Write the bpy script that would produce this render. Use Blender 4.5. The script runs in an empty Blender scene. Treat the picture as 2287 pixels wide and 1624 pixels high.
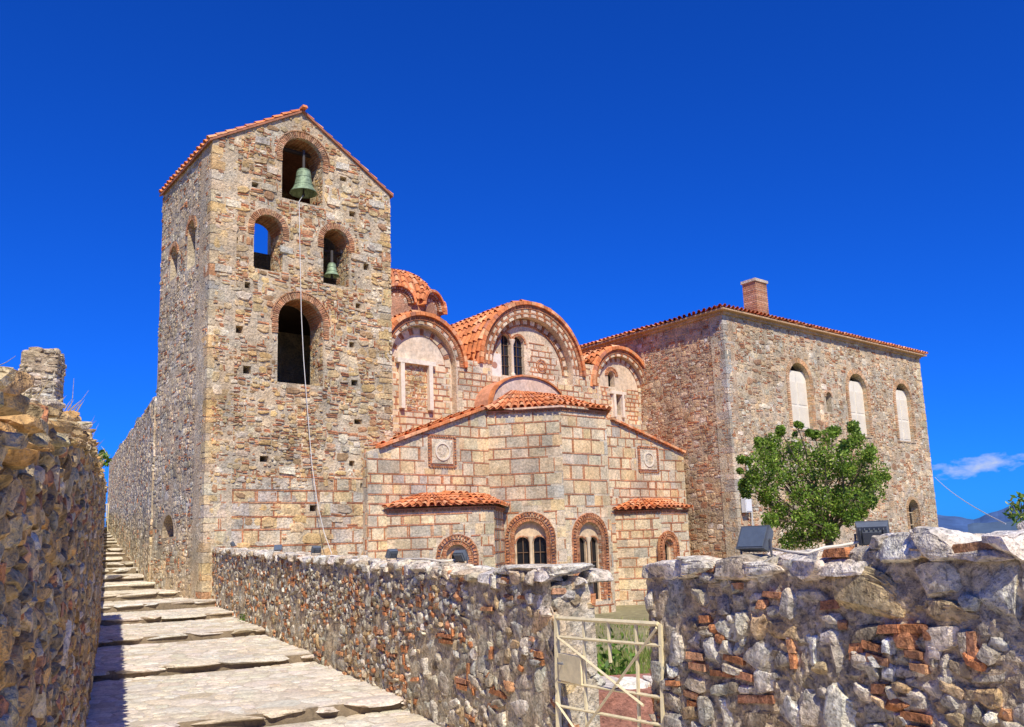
import bpy, bmesh, math, random
import numpy as np
from mathutils import Vector, Matrix
from mathutils.geometry import tessellate_polygon
rng=np.random.default_rng(7); random.seed(7)
PI=math.pi; rd=math.radians; U=random.uniform
SC=bpy.context.scene; COL=SC.collection
A=lambda *v: np.array(v,dtype=float)
# ---------------------------------------------------------------- camera
W,H,F=2287.,1624.,1950.; TH=rd(9.5); RO=rd(-2); SH=77.; EZ=1.6
R3=Matrix.Rotation(PI/2+TH,3,'X') @ Matrix.Rotation(RO,3,'Z')
cd=bpy.data.cameras.new('camera'); cam=bpy.data.objects.new('camera',cd); COL.objects.link(cam)
cam.location=(0,0,EZ); cam.rotation_euler=R3.to_euler(); cd.sensor_width=36; cd.lens=36*F/W; cd.shift_y=SH/W
cd.clip_end=40000; cd.clip_start=.05; SC.camera=cam
def ray(px,py): return np.array(R3@Vector(((px-W/2)/F,(H/2-py+SH)/F,-1)))
def G(px,py,Y): d=ray(px,py); return A(0,0,EZ)+d*(Y/d[1])
def GZ(px,py,z): d=ray(px,py); return A(0,0,EZ)+d*((z-EZ)/d[2])
class Pl:
    def __init__(s,o,ang): s.o=A(o[0],o[1]); s.a=ang; a=rd(ang); s.d=A(math.sin(a),math.cos(a)); s.n=A(math.cos(a),-math.sin(a))
    def uz(s,px,py):
        r=ray(px,py); t=(s.o@s.n)/(r[:2]@s.n); return ((t*r[:2]-s.o)@s.d, EZ+t*r[2])
    def u(s,px,py): return s.uz(px,py)[0]
    def z(s,px,py): return s.uz(px,py)[1]
    def p(s,u,z,off=0): q=s.o+s.d*u+s.n*off; return A(q[0],q[1],z)
    def shift(s,off,u=0): return Pl(s.o+s.n*off+s.d*u,s.a)
    @property
    def D(s): return A(s.d[0],s.d[1],0)
    @property
    def N(s): return A(s.n[0],s.n[1],0)
def plane2(p,q): return Pl(p,math.degrees(math.atan2(q[0]-p[0],q[1]-p[1])))
# ---------------------------------------------------------------- mesh builder
def org(o):
    if o is None: return A(0,0,0)
    while o.parent: o=o.parent
    return np.array(o.location) if o.type=='EMPTY' else A(0,0,0)
def tag(o,label=None,cat=None,group=None,kind=None):
    if label:o['label']=label
    if cat:o['category']=cat
    if group:o['group']=group
    if kind:o['kind']=kind
    return o
class MB:
    def __init__(s): s.V=[];s.T=[];s.Q=[];s.C=[];s.n=0
    def add(s,v,t=None,q=None,c=(.5,.5,.5)):
        v=np.asarray(v,float); k=len(v); s.V.append(v)
        if t is not None and len(t): s.T.append(np.asarray(t,int)+s.n)
        if q is not None and len(q): s.Q.append(np.asarray(q,int)+s.n)
        c=np.asarray(c,float); s.C.append(np.broadcast_to(c,(k,3)) if c.ndim==1 else c); s.n+=k
    def build(s,name,mat,parent=None,smooth=False,auto=None,**kw):
        me=bpy.data.meshes.new(name); V=np.concatenate(s.V)-org(parent)
        T=np.concatenate(s.T) if s.T else np.zeros((0,3),int); Q=np.concatenate(s.Q) if s.Q else np.zeros((0,4),int)
        me.vertices.add(len(V)); me.vertices.foreach_set('co',V.astype(np.float32).ravel())
        L=np.concatenate([T.ravel(),Q.ravel()]).astype(np.int32)
        me.loops.add(len(L)); me.loops.foreach_set('vertex_index',L)
        st=np.concatenate([np.arange(len(T))*3,len(T)*3+np.arange(len(Q))*4]).astype(np.int32)
        me.polygons.add(len(st)); me.polygons.foreach_set('loop_start',st)
        me.polygons.foreach_set('use_smooth',np.full(len(st),bool(smooth or auto)))
        me.update(calc_edges=True)
        if auto: me.set_sharp_from_angle(angle=rd(auto))
        at=me.attributes.new('col','FLOAT_COLOR','POINT'); C=np.concatenate(s.C); C=np.hstack([C,np.ones((len(C),1))])
        at.data.foreach_set('color',C.astype(np.float32).ravel())
        me.materials.append(mat)
        o=bpy.data.objects.new(name,me); COL.objects.link(o); o.parent=parent
        return tag(o,**kw)
def thing(name,label,cat,loc=(0,0,0),group=None):
    o=bpy.data.objects.new(name,None); COL.objects.link(o); o.location=[float(x) for x in loc]; o.empty_display_size=.2
    return tag(o,label,cat,group)
BQ=[(0,3,2,1),(4,5,6,7),(0,1,5,4),(1,2,6,5),(2,3,7,6),(3,0,4,7)]
def box(mb,c,ex,ey,ez,col,taper=1,j=0):
    c,ex,ey,ez=map(np.asarray,(c,ex,ey,ez)); v=[]
    for k,t in ((-1,1),(1,taper)):
        for i,jj in ((-1,-1),(1,-1),(1,1),(-1,1)): v.append(c+ex*i*t+ey*jj*t+ez*k)
    v=np.array(v)
    if j: v=v+rng.uniform(-j,j,(8,3))
    mb.add(v,q=BQ,c=col)
def prism(mb,pl,pts,o0,o1,col,jit=0):
    v=[pl.p(u+U(-jit,jit),z+U(-jit,jit),o0) for u,z in pts]+[pl.p(u+U(-jit,jit),z+U(-jit,jit),o1+U(-jit,jit)*.4) for u,z in pts]
    n=len(pts)
    if n==4: mb.add(v,q=BQ,c=col)
    else:
        q=[(i,(i+1)%n,n+(i+1)%n,n+i) for i in range(n)]
        t=[(n,n+i,n+i+1) for i in range(1,n-1)]+[(0,i+1,i) for i in range(1,n-1)]; mb.add(v,t=t,q=q,c=col)
def pbox(mb,pl,u0,u1,z0,z1,o0,o1,col,jit=0): prism(mb,pl,[(u0,z0),(u1,z0),(u1,z1),(u0,z1)],o0,o1,col,jit)
def panel(mb,pl,outline,holes,off,thick,col,back=True):
    loops=[outline]+list(holes); al=[p for l in loops for p in l]; n=len(al)
    tri=tessellate_polygon([[Vector((u,z,0)) for u,z in l] for l in loops])
    v=[pl.p(u,z,off) for u,z in al]+[pl.p(u,z,off-thick) for u,z in al]
    t=[tuple(x) for x in tri]; 
    if back: t+= [(a+n,c+n,b+n) for a,b,c in tri]
    q=[];s=0
    for l in loops:
        k=len(l); q+=[(s+i,s+(i+1)%k,n+s+(i+1)%k,n+s+i) for i in range(k)]; s+=k
    mb.add(v,t=t,q=q,c=col)
def tube(mb,pts,rad,n,col,closed=False):
    pts=[np.asarray(p,float) for p in pts]; m=len(pts)
    if np.isscalar(rad): rad=[rad]*m
    v=[]
    for i,p in enumerate(pts):
        t=pts[min(i+1,m-1)]-pts[max(i-1,0)]; t=t/np.linalg.norm(t)
        a=np.cross(t,A(0,0,1) if abs(t[2])<.9 else A(1,0,0)); a/=np.linalg.norm(a); b=np.cross(t,a)
        for k in range(n): w=2*PI*k/n; v.append(p+(a*math.cos(w)+b*math.sin(w))*rad[i])
    q=[(i*n+k,i*n+(k+1)%n,(i+1)*n+(k+1)%n,(i+1)*n+k) for i in range(m-1) for k in range(n)]
    t=[(0,k+1,k) for k in range(1,n-1)]+[((m-1)*n,(m-1)*n+k,(m-1)*n+k+1) for k in range(1,n-1)]
    mb.add(v,t=t,q=q,c=col)
def lathe(mb,c,prof,n,col):
    v=[c+A(r*math.cos(2*PI*k/n),r*math.sin(2*PI*k/n),z) for r,z in prof for k in range(n)]
    mb.add(v,q=[(i*n+k,i*n+(k+1)%n,(i+1)*n+(k+1)%n,(i+1)*n+k) for i in range(len(prof)-1) for k in range(n)],c=col)
# ---------------------------------------------------------------- rocks
def templates(level,nv):
    bm=bmesh.new(); bmesh.ops.create_icosphere(bm,subdivisions=level,radius=1); bm.verts.ensure_lookup_table()
    P=np.array([v.co[:] for v in bm.verts]); Fc=np.array([[v.index for v in f.verts] for f in bm.faces]); bm.free()
    out=[]
    for _ in range(nv):
        Q=np.sign(P)*np.abs(P)**.48
        for k in range(13):
            n=rng.normal(size=3); n/=np.linalg.norm(n); d=rng.uniform(.66,1.05)
            Q=Q-np.outer(np.maximum(0,Q@n-d),n)
        Q=Q/np.abs(Q).max(0)
        w=rng.normal(0,3.2,(5,3)); Q=Q*(1+.022*sum(np.sin(P@w[i]+i) for i in range(5))[:,None])
        w=rng.normal(0,10,(6,3)); Q=Q*(1+(.013 if level>3 else .007)*sum(np.sin(P@w[i]+i) for i in range(6))[:,None])
        Q=Q*(1+rng.normal(0,.008,(len(Q),1)))
        out.append(Q)
    return out,Fc
def flats(nv,K=9):
    out=[]
    for _ in range(nv):
        th=np.sort((np.arange(K)+rng.uniform(-.33,.33,K))*2*PI/K); r=1/np.maximum(np.abs(np.cos(th)),np.abs(np.sin(th)))**.85*rng.uniform(.82,1.02,K)
        V=[]
        for y,s in ((-1,1.),(.45,1.),(.86,.84)):
            for k in range(K): V.append((r[k]*s*math.cos(th[k]),y+rng.uniform(-.16,.16),r[k]*s*math.sin(th[k])))
        V.append((rng.uniform(-.2,.2),1.0,rng.uniform(-.2,.2))); out.append(np.array(V))
    Fc=[]
    for j in (0,1):
        for k in range(K): a,b,c,d=j*K+k,j*K+(k+1)%K,(j+1)*K+(k+1)%K,(j+1)*K+k; Fc+=[(a,b,c),(a,c,d)]
    Fc+=[(2*K+k,2*K+(k+1)%K,3*K) for k in range(K)]
    return out,np.array(Fc)
TP={2:flats(40),3:templates(3,26),4:templates(4,34)}
def rock(mb,c,ex,ey,ez,col,lvl=2):
    T,Fc=TP[lvl]; P=T[random.randrange(len(T))]
    if random.random()<.5: P=P*A(-1,1,1)
    if random.random()<.5: P=P*A(1,1,-1)
    M=np.array([ex,ey,ez]); mb.add(c+P@M,t=Fc,c=col)
def pick(pal,j=.16):
    r=random.random()*sum(w for w,_ in pal)
    for w,c in pal:
        r-=w
        if r<=0: break
    return np.array(c)*(1+U(-j,j))*A(1+U(-.04,.04),1,1+U(-.06,.06))
BRICK=[(4,(.55,.235,.11)),(3,(.48,.195,.095)),(3,(.61,.30,.155))]
BRKM=[(4,(.58,.30,.155)),(3,(.52,.25,.13)),(3,(.64,.38,.21))]
BRKF=[(4,(.54,.23,.10)),(3,(.46,.22,.12)),(3,(.60,.31,.16))]
TOW=[(5,(.68,.49,.26)),(3,(.62,.50,.345)),(3,(.72,.49,.225)),(1.5,(.45,.285,.15)),(2.6,(.81,.67,.46)),(1.2,(.56,.31,.165))]
TOWG=[(5,(.64,.53,.375)),(4,(.69,.54,.34)),(2,(.49,.39,.265)),(2,(.77,.66,.49))]
PALR=[(4,(.64,.47,.295)),(3,(.58,.45,.31)),(3,(.72,.53,.32)),(1.5,(.47,.275,.155)),(2.2,(.79,.67,.48))]
FG=[(5,(.60,.53,.42)),(3,(.50,.43,.33)),(2.4,(.60,.44,.25)),(.8,(.34,.27,.18)),(2.6,(.74,.67,.54))]
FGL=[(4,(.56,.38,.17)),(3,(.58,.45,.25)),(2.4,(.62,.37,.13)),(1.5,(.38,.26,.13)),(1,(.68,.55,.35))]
LIME=[(5,(.74,.585,.37)),(3,(.66,.53,.355)),(2,(.75,.545,.30)),(1.,(.54,.455,.335))]
GREYB=[(4,(.56,.48,.38)),(3,(.66,.54,.39)),(2,(.45,.39,.31))]
FLAG=[(4,(.76,.68,.55)),(3,(.70,.62,.495)),(2,(.82,.74,.61)),(.8,(.62,.52,.39))]
TILE=[(4,(.76,.27,.10)),(3,(.66,.22,.08)),(2,(.80,.39,.19)),(1,(.54,.22,.12))]
MORT=(.63,.50,.335)
def split(u0,u1,z0,z1,s,asp,out):
    w,h=u1-u0,z1-z0
    if w<=s*asp*U(.5,2.) and h<=s*U(.45,1.7): out.append((u0,u1,z0,z1)); return
    if w/asp>h: m=u0+w*U(.33,.67); split(u0,m,z0,z1,s,asp,out); split(m,u1,z0,z1,s,asp,out)
    else: m=z0+h*U(.33,.67); split(u0,u1,z0,m,s,asp,out); split(u0,u1,m,z1,s,asp,out)
def rubble(mb,pl,u0,u1,z0,z1,s,asp,inside,pal,lvl=2,prot=(.004,.026),off=0.,brick=.1,fill=.515,rotj=.16,lvlf=None,warp=.35,sz=None,skip=.0,smear=.3,sup=(2.5,1.7),svar=0.):
    cells=[]; nu=max(1,round((u1-u0)/sup[0])); nz=max(1,round((z1-z0)/sup[1]))
    for i in range(nu):
        for j in range(nz):
            split(u0+(u1-u0)*i/nu,u0+(u1-u0)*(i+1)/nu,z0+(z1-z0)*j/nz,z0+(z1-z0)*(j+1)/nz,s*(1+U(-svar,svar*1.3))*(sz(u0+(u1-u0)*(i+.5)/nu) if sz else 1),asp,cells)
    D,N,Z=pl.D,pl.N,A(0,0,1)
    for a,b,c,d in cells:
        u,z=(a+b)/2,(c+d)/2; w,h=(b-a),(d-c)
        u+=warp*s*math.sin(z*3.1+1.3*math.sin(u*1.7)); z+=warp*s*math.sin(u*2.3+1.1*math.sin(z*2.1))
        ok=inside(u,z)
        if not ok or random.random()<skip: continue
        if not(inside(u-w*.48,z) and inside(u+w*.48,z)): w*=.5
        if not(inside(u,z-h*.48) and inside(u,z+h*.48)): h*=.55
        r=U(-rotj,rotj); cs,sn=math.cos(r),math.sin(r); l=lvlf(u) if lvlf else lvl
        if l==2 and smear:
            f=math.sin(u*1.9+2*math.sin(z*1.3))*math.sin(z*1.7+1.7*math.sin(u*1.1))
            if f>.35 and random.random()<smear: 
                if random.random()<.5: continue
                w*=.6; h*=.6
        if random.random()<brick:
            bp_=BRICK if l==2 else BRKF; c_=pick(bp_,.25)
            if random.random()<.7:
                ww=min(w*.46,.17); bh=U(.014,.022); rr_=U(-.12,.12); bo=U(-.03,-.012) if l==2 else U(-.01,.01)
                box(mb,pl.p(u,z+h*.5-.02,off+bo),(D+Z*rr_)*ww,N*.04,Z*bh,c_,U(.8,1),.004); 
                if random.random()<.3: box(mb,pl.p(u+.02,z+h*.5-.075,off+bo),(D+Z*rr_)*ww*.9,N*.04,Z*bh,pick(bp_,.25),1,.004)
                h=max(.05,h-.075); z-=.035
            else:
                box(mb,pl.p(u+w*.5-.02,z,off+(U(-.03,-.015) if l==2 else .0)),D*U(.013,.02),N*.04,(Z*cs+D*sn)*min(h*.45,.1),c_,1,.004); w=max(.06,w-.05); u-=.02
        p=U(*prot); dd=min(w,h)*.42 if l>2 else .05
        if l>2: dd=max(dd,p*.8)
        rock(mb,pl.p(u,z,off+p-dd),(D*cs+Z*sn)*w*fill,N*dd,(Z*cs-D*sn)*h*fill,pick(pal),l)
        if l>2 and random.random()<.4:
            rr_=U(.02,.045); rock(mb,pl.p(u+w*.5,z+h*.5*random.choice((-1,1)),off+.01),D*rr_*U(1,1.7),N*rr_,Z*rr_,pick(pal if random.random()<.75 else BRKF),3)
def inpoly(poly,u,z):
    c=False; n=len(poly); j=n-1
    for i in range(n):
        a,b=poly[i],poly[j]
        if (a[1]>z)!=(b[1]>z) and u<(b[0]-a[0])*(z-a[1])/(b[1]-a[1])+a[0]: c=not c
        j=i
    return c
class Arch:
    def __init__(s,pl,xl,xr,yb,yt,ym=None):
        xc=(xl+xr)/2; ym=ym or (yb+yt)/2
        s.u0=pl.u(xl,ym); s.u1=pl.u(xr,ym); s.zb=pl.z(xc,yb); s.zt=pl.z(xc,yt); s.fin()
    @classmethod
    def raw(c,u0,u1,zb,zt): s=c.__new__(c); s.u0,s.u1,s.zb,s.zt=u0,u1,zb,zt; s.fin(); return s
    def fin(s): s.uc=(s.u0+s.u1)/2; s.r=(s.u1-s.u0)/2; s.zs=max(s.zt-s.r,s.zb+.01)
    def pts(s,n=14,g=0): return [(s.u0-g,s.zb-g),(s.u1+g,s.zb-g)]+[(s.uc+(s.r+g)*math.cos(PI*i/n),s.zs+(s.zt-s.zs+g)*math.sin(PI*i/n)) for i in range(n+1)]
    def has(s,u,z,g=0,gb=0,leg=None):
        if z<s.zb-gb: return False
        if z<=s.zs:
            gg=g if (leg is None or z>s.zs-leg) else .03
            return s.u0-gg<=u<=s.u1+gg
        return ((u-s.uc)**2+(z-s.zs)**2)**.5<=s.r+g
def ring(mb,pl,ar,g0,g1,o0,o1,bw,pal=BRICK,legs=0,legstep=None,jit=.006,a0=0,a1=PI,gap=.25):
    r0,r1=ar.r+g0,ar.r+g1; L=(a1-a0)*(r0+r1)/2; n=max(5,int(L/bw))
    for i in range(n):
        a,b=a0+(a1-a0)*(i+gap/2)/n,a0+(a1-a0)*(i+1-gap/2)/n
        prism(mb,pl,[(ar.uc+r0*math.cos(a),ar.zs+r0*math.sin(a)),(ar.uc+r1*math.cos(a),ar.zs+r1*math.sin(a)),(ar.uc+r1*math.cos(b),ar.zs+r1*math.sin(b)),(ar.uc+r0*math.cos(b),ar.zs+r0*math.sin(b))],o0,o1,pick(pal),jit)
    if legs:
        st=legstep or bw; m=int(legs/st)
        for i in range(m):
            z=ar.zs-(i+.5)*st
            for sg in (-1,1): 
                x0,x1=sorted((ar.uc+sg*r0,ar.uc+sg*r1)); pbox(mb,pl,x0,x1,z-st*.5*(1-gap),z+st*.5*(1-gap),o0,o1,pick(pal),jit)
def blocks(mb,pl,u0,u1,z0,z1,inside,hmin=.26,hmax=.48,off=0,pal=LIME,z_rows=None,wmax=2.1,pr=(.003,.012),jt=.03):
    def put(a,b,c,d,lv=0):
        ins=[inside(a,c),inside(b,c),inside(a,d),inside(b,d),inside((a+b)/2,(c+d)/2)]
        if all(ins):
            pbox(mb,pl,a,b,c,d,off-.03,off+U(*pr),pick(pal,.10),.009); return
        if not any(ins) or lv>2: return
        m,k=(a+b)/2,(c+d)/2
        if b-a>d-c: put(a,m-.006,c,d,lv+1); put(m+.006,b,c,d,lv+1)
        else: put(a,b,c,k-.006,lv+1); put(a,b,k+.006,d,lv+1)
    z=z0
    while z<z1:
        h=U(hmin,hmax); u=u0-U(0,.5)
        while u<u1:
            w=h*U(.9,wmax); put(max(u,u0),min(u+w,u1),z,z+h)
            if inside(u+w+.03,z+h/2) and u+w<u1 and random.random()<.85:
                k=random.choice((1,1,1,2))
                for q in range(k):
                    pbox(mb,pl,u+w+.012+q*.05,u+w+.044+q*.05,z+.008,z+h-.008,off-.03,off+.016,pick(BRICK),.004)
                u+=.05*(k-1)+.01
            else: u-=.03
            u+=w+.047
        zc=z+h+.029; u=u0
        while u<u1:
            w=U(.25,.5)
            if inside(u,zc-.03) and inside(u+w,zc+.03) and random.random()<.96: pbox(mb,pl,u,min(u+w-.012,u1),zc-.018,zc+.018,off-.03,off+.019,pick(BRICK),.004)
            u+=w
        z+=h+.058
def quoins(m,pf,ps,us,z0,z1,pal,pal2):
    z=z0
    while z<z1-.1:
        h=min(U(.12,.36),z1-z); w,w2=(U(.3,.7),U(.14,.3)) if U(0,1)<.5 else (U(.14,.3),U(.3,.7)); c=pick(pal if U(0,1)<.6 else pal2)
        pbox(m,pf,-.008,w,z,z+h-.02,-.1,U(.008,.02),c,.014)
        yield z,h,w2,c
        z+=h
def tiles(mb,S,nu,nv,base=True,k=.62,ex=1.03,lift=.2):
    if base:
        g=[(S(i/nu,j/nv)) for j in range(nv+1) for i in range(nu+1)]
        mb.add(g,q=[(j*(nu+1)+i,j*(nu+1)+i+1,(j+1)*(nu+1)+i+1,(j+1)*(nu+1)+i) for j in range(nv) for i in range(nu)],c=(.52,.20,.09))
    for i in range(nu):
        a=(i+.5)/nu
        for j in range(nv):
            b0,b1=j/nv,min((j+1.12)/nv,ex); sec=[]
            p0,p1=S(a,b0),S(a,b1)
            for b,p,f in ((b0,p0,.86),(b1,p1,1.05)):
                x=S(min(a+.5/nu,1),b)-S(max(a-.5/nu,0),b); w=np.linalg.norm(x)
                if w<1e-4: x=A(1e-3,0,0); w=1e-3
                x=x/w; t=p1-p0; t=t/(np.linalg.norm(t)+1e-9); n=np.cross(x,t); n/=np.linalg.norm(n)+1e-9
                if n[2]<0: n=-n
                r=w*.5*k*f; up=n*(r*lift*(1 if f>1 else .2)+(.02 if f>1 else 0))
                sec+=[p+up+x*r*math.cos(PI*q/5)+n*r*math.sin(PI*q/5) for q in range(6)]
            mb.add(np.array(sec)+rng.normal(0,.006,3),q=[(q,q+1,7+q,6+q) for q in range(5)],c=pick(TILE,.2))
def leaves(mb,C,Rr,n,size,pal,flat=1.):
    for _ in range(n):
        i=random.randrange(len(C)); d=rng.normal(size=3); d/=np.linalg.norm(d); p=C[i]+d*Rr[i]*(U(.15,1.2)**.5)*A(1,1,flat)
        x=rng.normal(size=3); x/=np.linalg.norm(x); y=np.cross(x,rng.normal(size=3)); y/=np.linalg.norm(y); s=size*U(.6,1.3)
        mb.add([p-x*s,p+y*s*.42,p+x*s,p-y*s*.42],q=[(0,1,2,3)],c=pick(pal,.3))
# ---------------------------------------------------------------- materials
def mat(name,rough=.9,col=None,bs=28,bd=.03,bst=.7,var=.45,metal=0,coarse=2.5,vor=None,spec=.25,tint=0.,stain=0.,trans=0.,pits=0.):
    m=bpy.data.materials.new(name); m.use_nodes=True; nt=m.node_tree; N=nt.nodes; L=nt.links; b=N['Principled BSDF']
    b.inputs['Roughness'].default_value=rough; b.inputs['Metallic'].default_value=metal; b.inputs['Specular IOR Level'].default_value=spec
    geo=N.new('ShaderNodeNewGeometry')
    if col is None: c=N.new('ShaderNodeAttribute'); c.attribute_name='col'; cs=c.outputs['Color']
    else: c=N.new('ShaderNodeRGB'); c.outputs[0].default_value=(*col,1); cs=c.outputs[0]
    def noise(sc,dt=6,ro=.6):
        n=N.new('ShaderNodeTexNoise'); n.inputs['Scale'].default_value=sc; n.inputs['Detail'].default_value=dt; n.inputs['Roughness'].default_value=ro; L.new(geo.outputs['Position'],n.inputs['Vector']); return n.outputs['Fac']
    n1=noise(bs,4,.68); n2=noise(coarse,3)
    def rng_(s,a,bb,lo=.3,hi=.7):
        r=N.new('ShaderNodeMapRange'); r.inputs['From Min'].default_value=lo; r.inputs['From Max'].default_value=hi; r.inputs['To Min'].default_value=a; r.inputs['To Max'].default_value=bb; L.new(s,r.inputs['Value']); return r.outputs[0]
    def mul(p,q):
        mu=N.new('ShaderNodeMath'); mu.operation='MULTIPLY'; L.new(p,mu.inputs[0]); L.new(q,mu.inputs[1]); return mu.outputs[0]
    fac=mul(rng_(n1,1-var,1+var),rng_(n2,1-var*.6,1+var*.5)); hgt=n1
    if stain: fac=mul(fac,rng_(noise(coarse*.28,4,.7),1-stain,1.05,.38,.56))
    if pits: fac=mul(fac,rng_(noise(bs*1.9,2,.5),1-pits,1.,.34,.44))
    if vor:
        v=N.new('ShaderNodeTexVoronoi'); v.feature='DISTANCE_TO_EDGE'; v.inputs['Scale'].default_value=vor; L.new(geo.outputs['Position'],v.inputs['Vector'])
        e=rng_(v.outputs['Distance'],.8,1,0,.05); fac=mul(fac,e)
        ad=N.new('ShaderNodeMath'); ad.operation='ADD'; L.new(hgt,ad.inputs[0]); L.new(e,ad.inputs[1]); hgt=ad.outputs[0]
    sc=N.new('ShaderNodeVectorMath'); sc.operation='SCALE'; L.new(cs,sc.inputs[0]); L.new(fac,sc.inputs['Scale']); out=sc.outputs[0]
    if tint:
        tn=N.new('ShaderNodeMixRGB'); tn.inputs[1].default_value=(1+tint,1,1-tint*1.5,1); tn.inputs[2].default_value=(1-tint,1,1+tint*.8,1); L.new(rng_(noise(coarse*.6,3),0,1,.35,.65),tn.inputs[0])
        mm=N.new('ShaderNodeVectorMath'); mm.operation='MULTIPLY'; L.new(out,mm.inputs[0]); L.new(tn.outputs[0],mm.inputs[1]); out=mm.outputs[0]
    L.new(out,b.inputs['Base Color'])
    if bst:
        bp=N.new('ShaderNodeBump'); bp.inputs['Strength'].default_value=bst; bp.inputs['Distance'].default_value=bd; L.new(hgt,bp.inputs['Height']); L.new(bp.outputs[0],b.inputs['Normal'])
    if trans:
        tr_=N.new('ShaderNodeBsdfTranslucent'); L.new(out,tr_.inputs['Color']); ms_=N.new('ShaderNodeMixShader'); ms_.inputs[0].default_value=trans; L.new(b.outputs[0],ms_.inputs[1]); L.new(tr_.outputs[0],ms_.inputs[2]); L.new(ms_.outputs[0],N['Material Output'].inputs['Surface'])
    return m
MAS=mat('rubble_masonry',bs=16,bd=.06,bst=.9,var=.4,tint=.07,stain=.22); FGM=mat('weathered_rock',bs=24,bd=.03,var=.5,coarse=7,bst=1.,tint=.07,pits=.45); TIL=mat('terracotta',bs=14,var=.3,bd=.01)
PAV=mat('paving',bs=18,bd=.02,var=.22,coarse=2,vor=3.2); ASH=mat('ashlar',bs=15,bd=.035,var=.34,coarse=2.2,tint=.05,stain=.22,pits=.3)
PLA=mat('plaster',bs=9,bd=.01,var=.25,tint=.04,stain=.15); MAR=mat('marble',rough=.7,bs=8,bd=.005,var=.15)
WOOD=mat('painted_wood',rough=.6,bs=30,var=.12,bd=.003); DKW=mat('dark_wood',bs=30,var=.3)
IRON=mat('painted_iron',rough=.45,bs=18,var=.14,bd=.002,spec=.4); BRZ=mat('green_bronze',rough=.6,bs=10,var=.4,metal=.25,bd=.006)
GLS=mat('window_glass',rough=.12,col=(.012,.014,.018),var=.1,bst=.05,spec=.6); LEN=mat('lamp_glass',rough=.15,col=(.12,.15,.18),var=.1,bst=.05,spec=.7)
LEAF=mat('leaf',rough=.55,bs=5,var=.2,bst=0,spec=.3,trans=.3); BARK=mat('bark',bs=40,var=.4); EAR=mat('earth',bs=6,var=.35,bd=.03,coarse=.6)
CAB=mat('cable',rough=.5,bs=20,var=.08,bst=.1); HIL=mat('hazed_hillside',bs=.004,var=.3,coarse=.0012,bst=0)
# ---------------------------------------------------------------- planes
T0=G(452,1300,22.); TF=Pl(T0,50); WT=TF.u(876,960); TL=Pl(T0,142); DP=-TL.u(346,1000)
BK=A(-TL.d[0],-TL.d[1],0)
CE=TF.shift(.3); CU=CE.shift(-2.2)
PC=G(1646,1150,32.3); PR=Pl(PC,50); PLf=Pl(PC,142)
P1=GZ(1000,1624,-.12); P2=GZ(455,1338,.45); MW=plane2(P2,P1)
L1=GZ(186,1624,-.12); L2=GZ(218,1400,.3); LF=plane2(L1,L2)
# ================================================================ BELL TOWER
tw=thing('bell_tower','tall square rubble stone bell tower with four arched openings and tiled gable roof','tower',(T0[0],T0[1],0))
zl=TF.z(469,312); zr=TF.z(868,436); ap=TF.uz(675,252); zb=-.8
outF=[(0,zb),(WT,zb),(WT,zr),ap,(0,zl)]
AT=[Arch(TF,630,721,452,310),Arch(TF,567,632,604,480),Arch(TF,722,780,637,512),Arch(TF,620,722,858,668)]
put=[(570,413),(767,400),(787,478),(525,536),(553,637),(800,683),(535,736),(786,770),(552,826),(792,855),(800,942),(590,1025),(786,1035),(818,596),(497,415),(700,1135),(812,1085)]
ph=[]
for x,y in put:
    u,z=TF.uz(x,y); a=U(.08,.13); b=U(.07,.11); ph.append((u-a,u+a,z-b,z+b))
mb=MB(); panel(mb,TF,outF,[a.pts() for a in AT]+[[(a,c),(b,c),(b,d),(a,d)] for a,b,c,d in ph],0,.8,MORT)
zlow=TF.z(640,1090)
def inT(u,z):
    if not(.12<u<WT-.05 and z<ap[1]): return False
    if not inpoly(outF,u,z+.05): return False
    for i,a in enumerate(AT):
        if a.has(u,z,.22,.05,.3 if i<3 else .45): return False
    for a,b,c,d in ph:
        if a-.09<u<b+.09 and c-.07<z<d+.07: return False
    return True
rubble(mb,TF,0,WT,zlow,ap[1],.19,1.6,inT,TOW,brick=.42,prot=(.003,.05),smear=.7,sup=(1.1,.8),svar=.38,rotj=.22)
blocks(mb,TF,0,WT,zb,zlow,inT,.24,.42,0,[(3,(.74,.59,.38)),(3,(.75,.55,.30)),(3,(.64,.54,.4)),(1,(.5,.37,.24))],wmax=2.4,pr=(.005,.02))
rubble(mb,TF,0,WT,zb,zlow,.28,1.6,inT,TOW,brick=.3,prot=(.01,.04),skip=.6)
for (x,y) in ((588,316),(607,380),(600,420),(640,560),(555,520),(742,452),(836,552),(840,458),(765,372),(800,575),(476,355),(520,455),(500,600),(640,1050)):
    u,z=TF.uz(x,y); 
    if inT(u,z): pbox(mb,TF,u-U(.16,.26),u+U(.16,.26),z-.1,z+.1,-.05,.045,pick([(1,(.80,.67,.47)),(1,(.68,.60,.46))]),.025)
sidez=[x for x in quoins(mb,TF,TL,0,zb+.2,zl-.12,TOW,LIME)]
z=zb+.3
while z<zr-.2:
    h=U(.15,.3); w=U(.2,.5); pbox(mb,TF,WT-w,WT+.012,z,z+h-.03,-.1,U(.012,.03),pick(TOW),.015); z+=h
mb.build('front_wall',MAS,tw)
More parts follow.
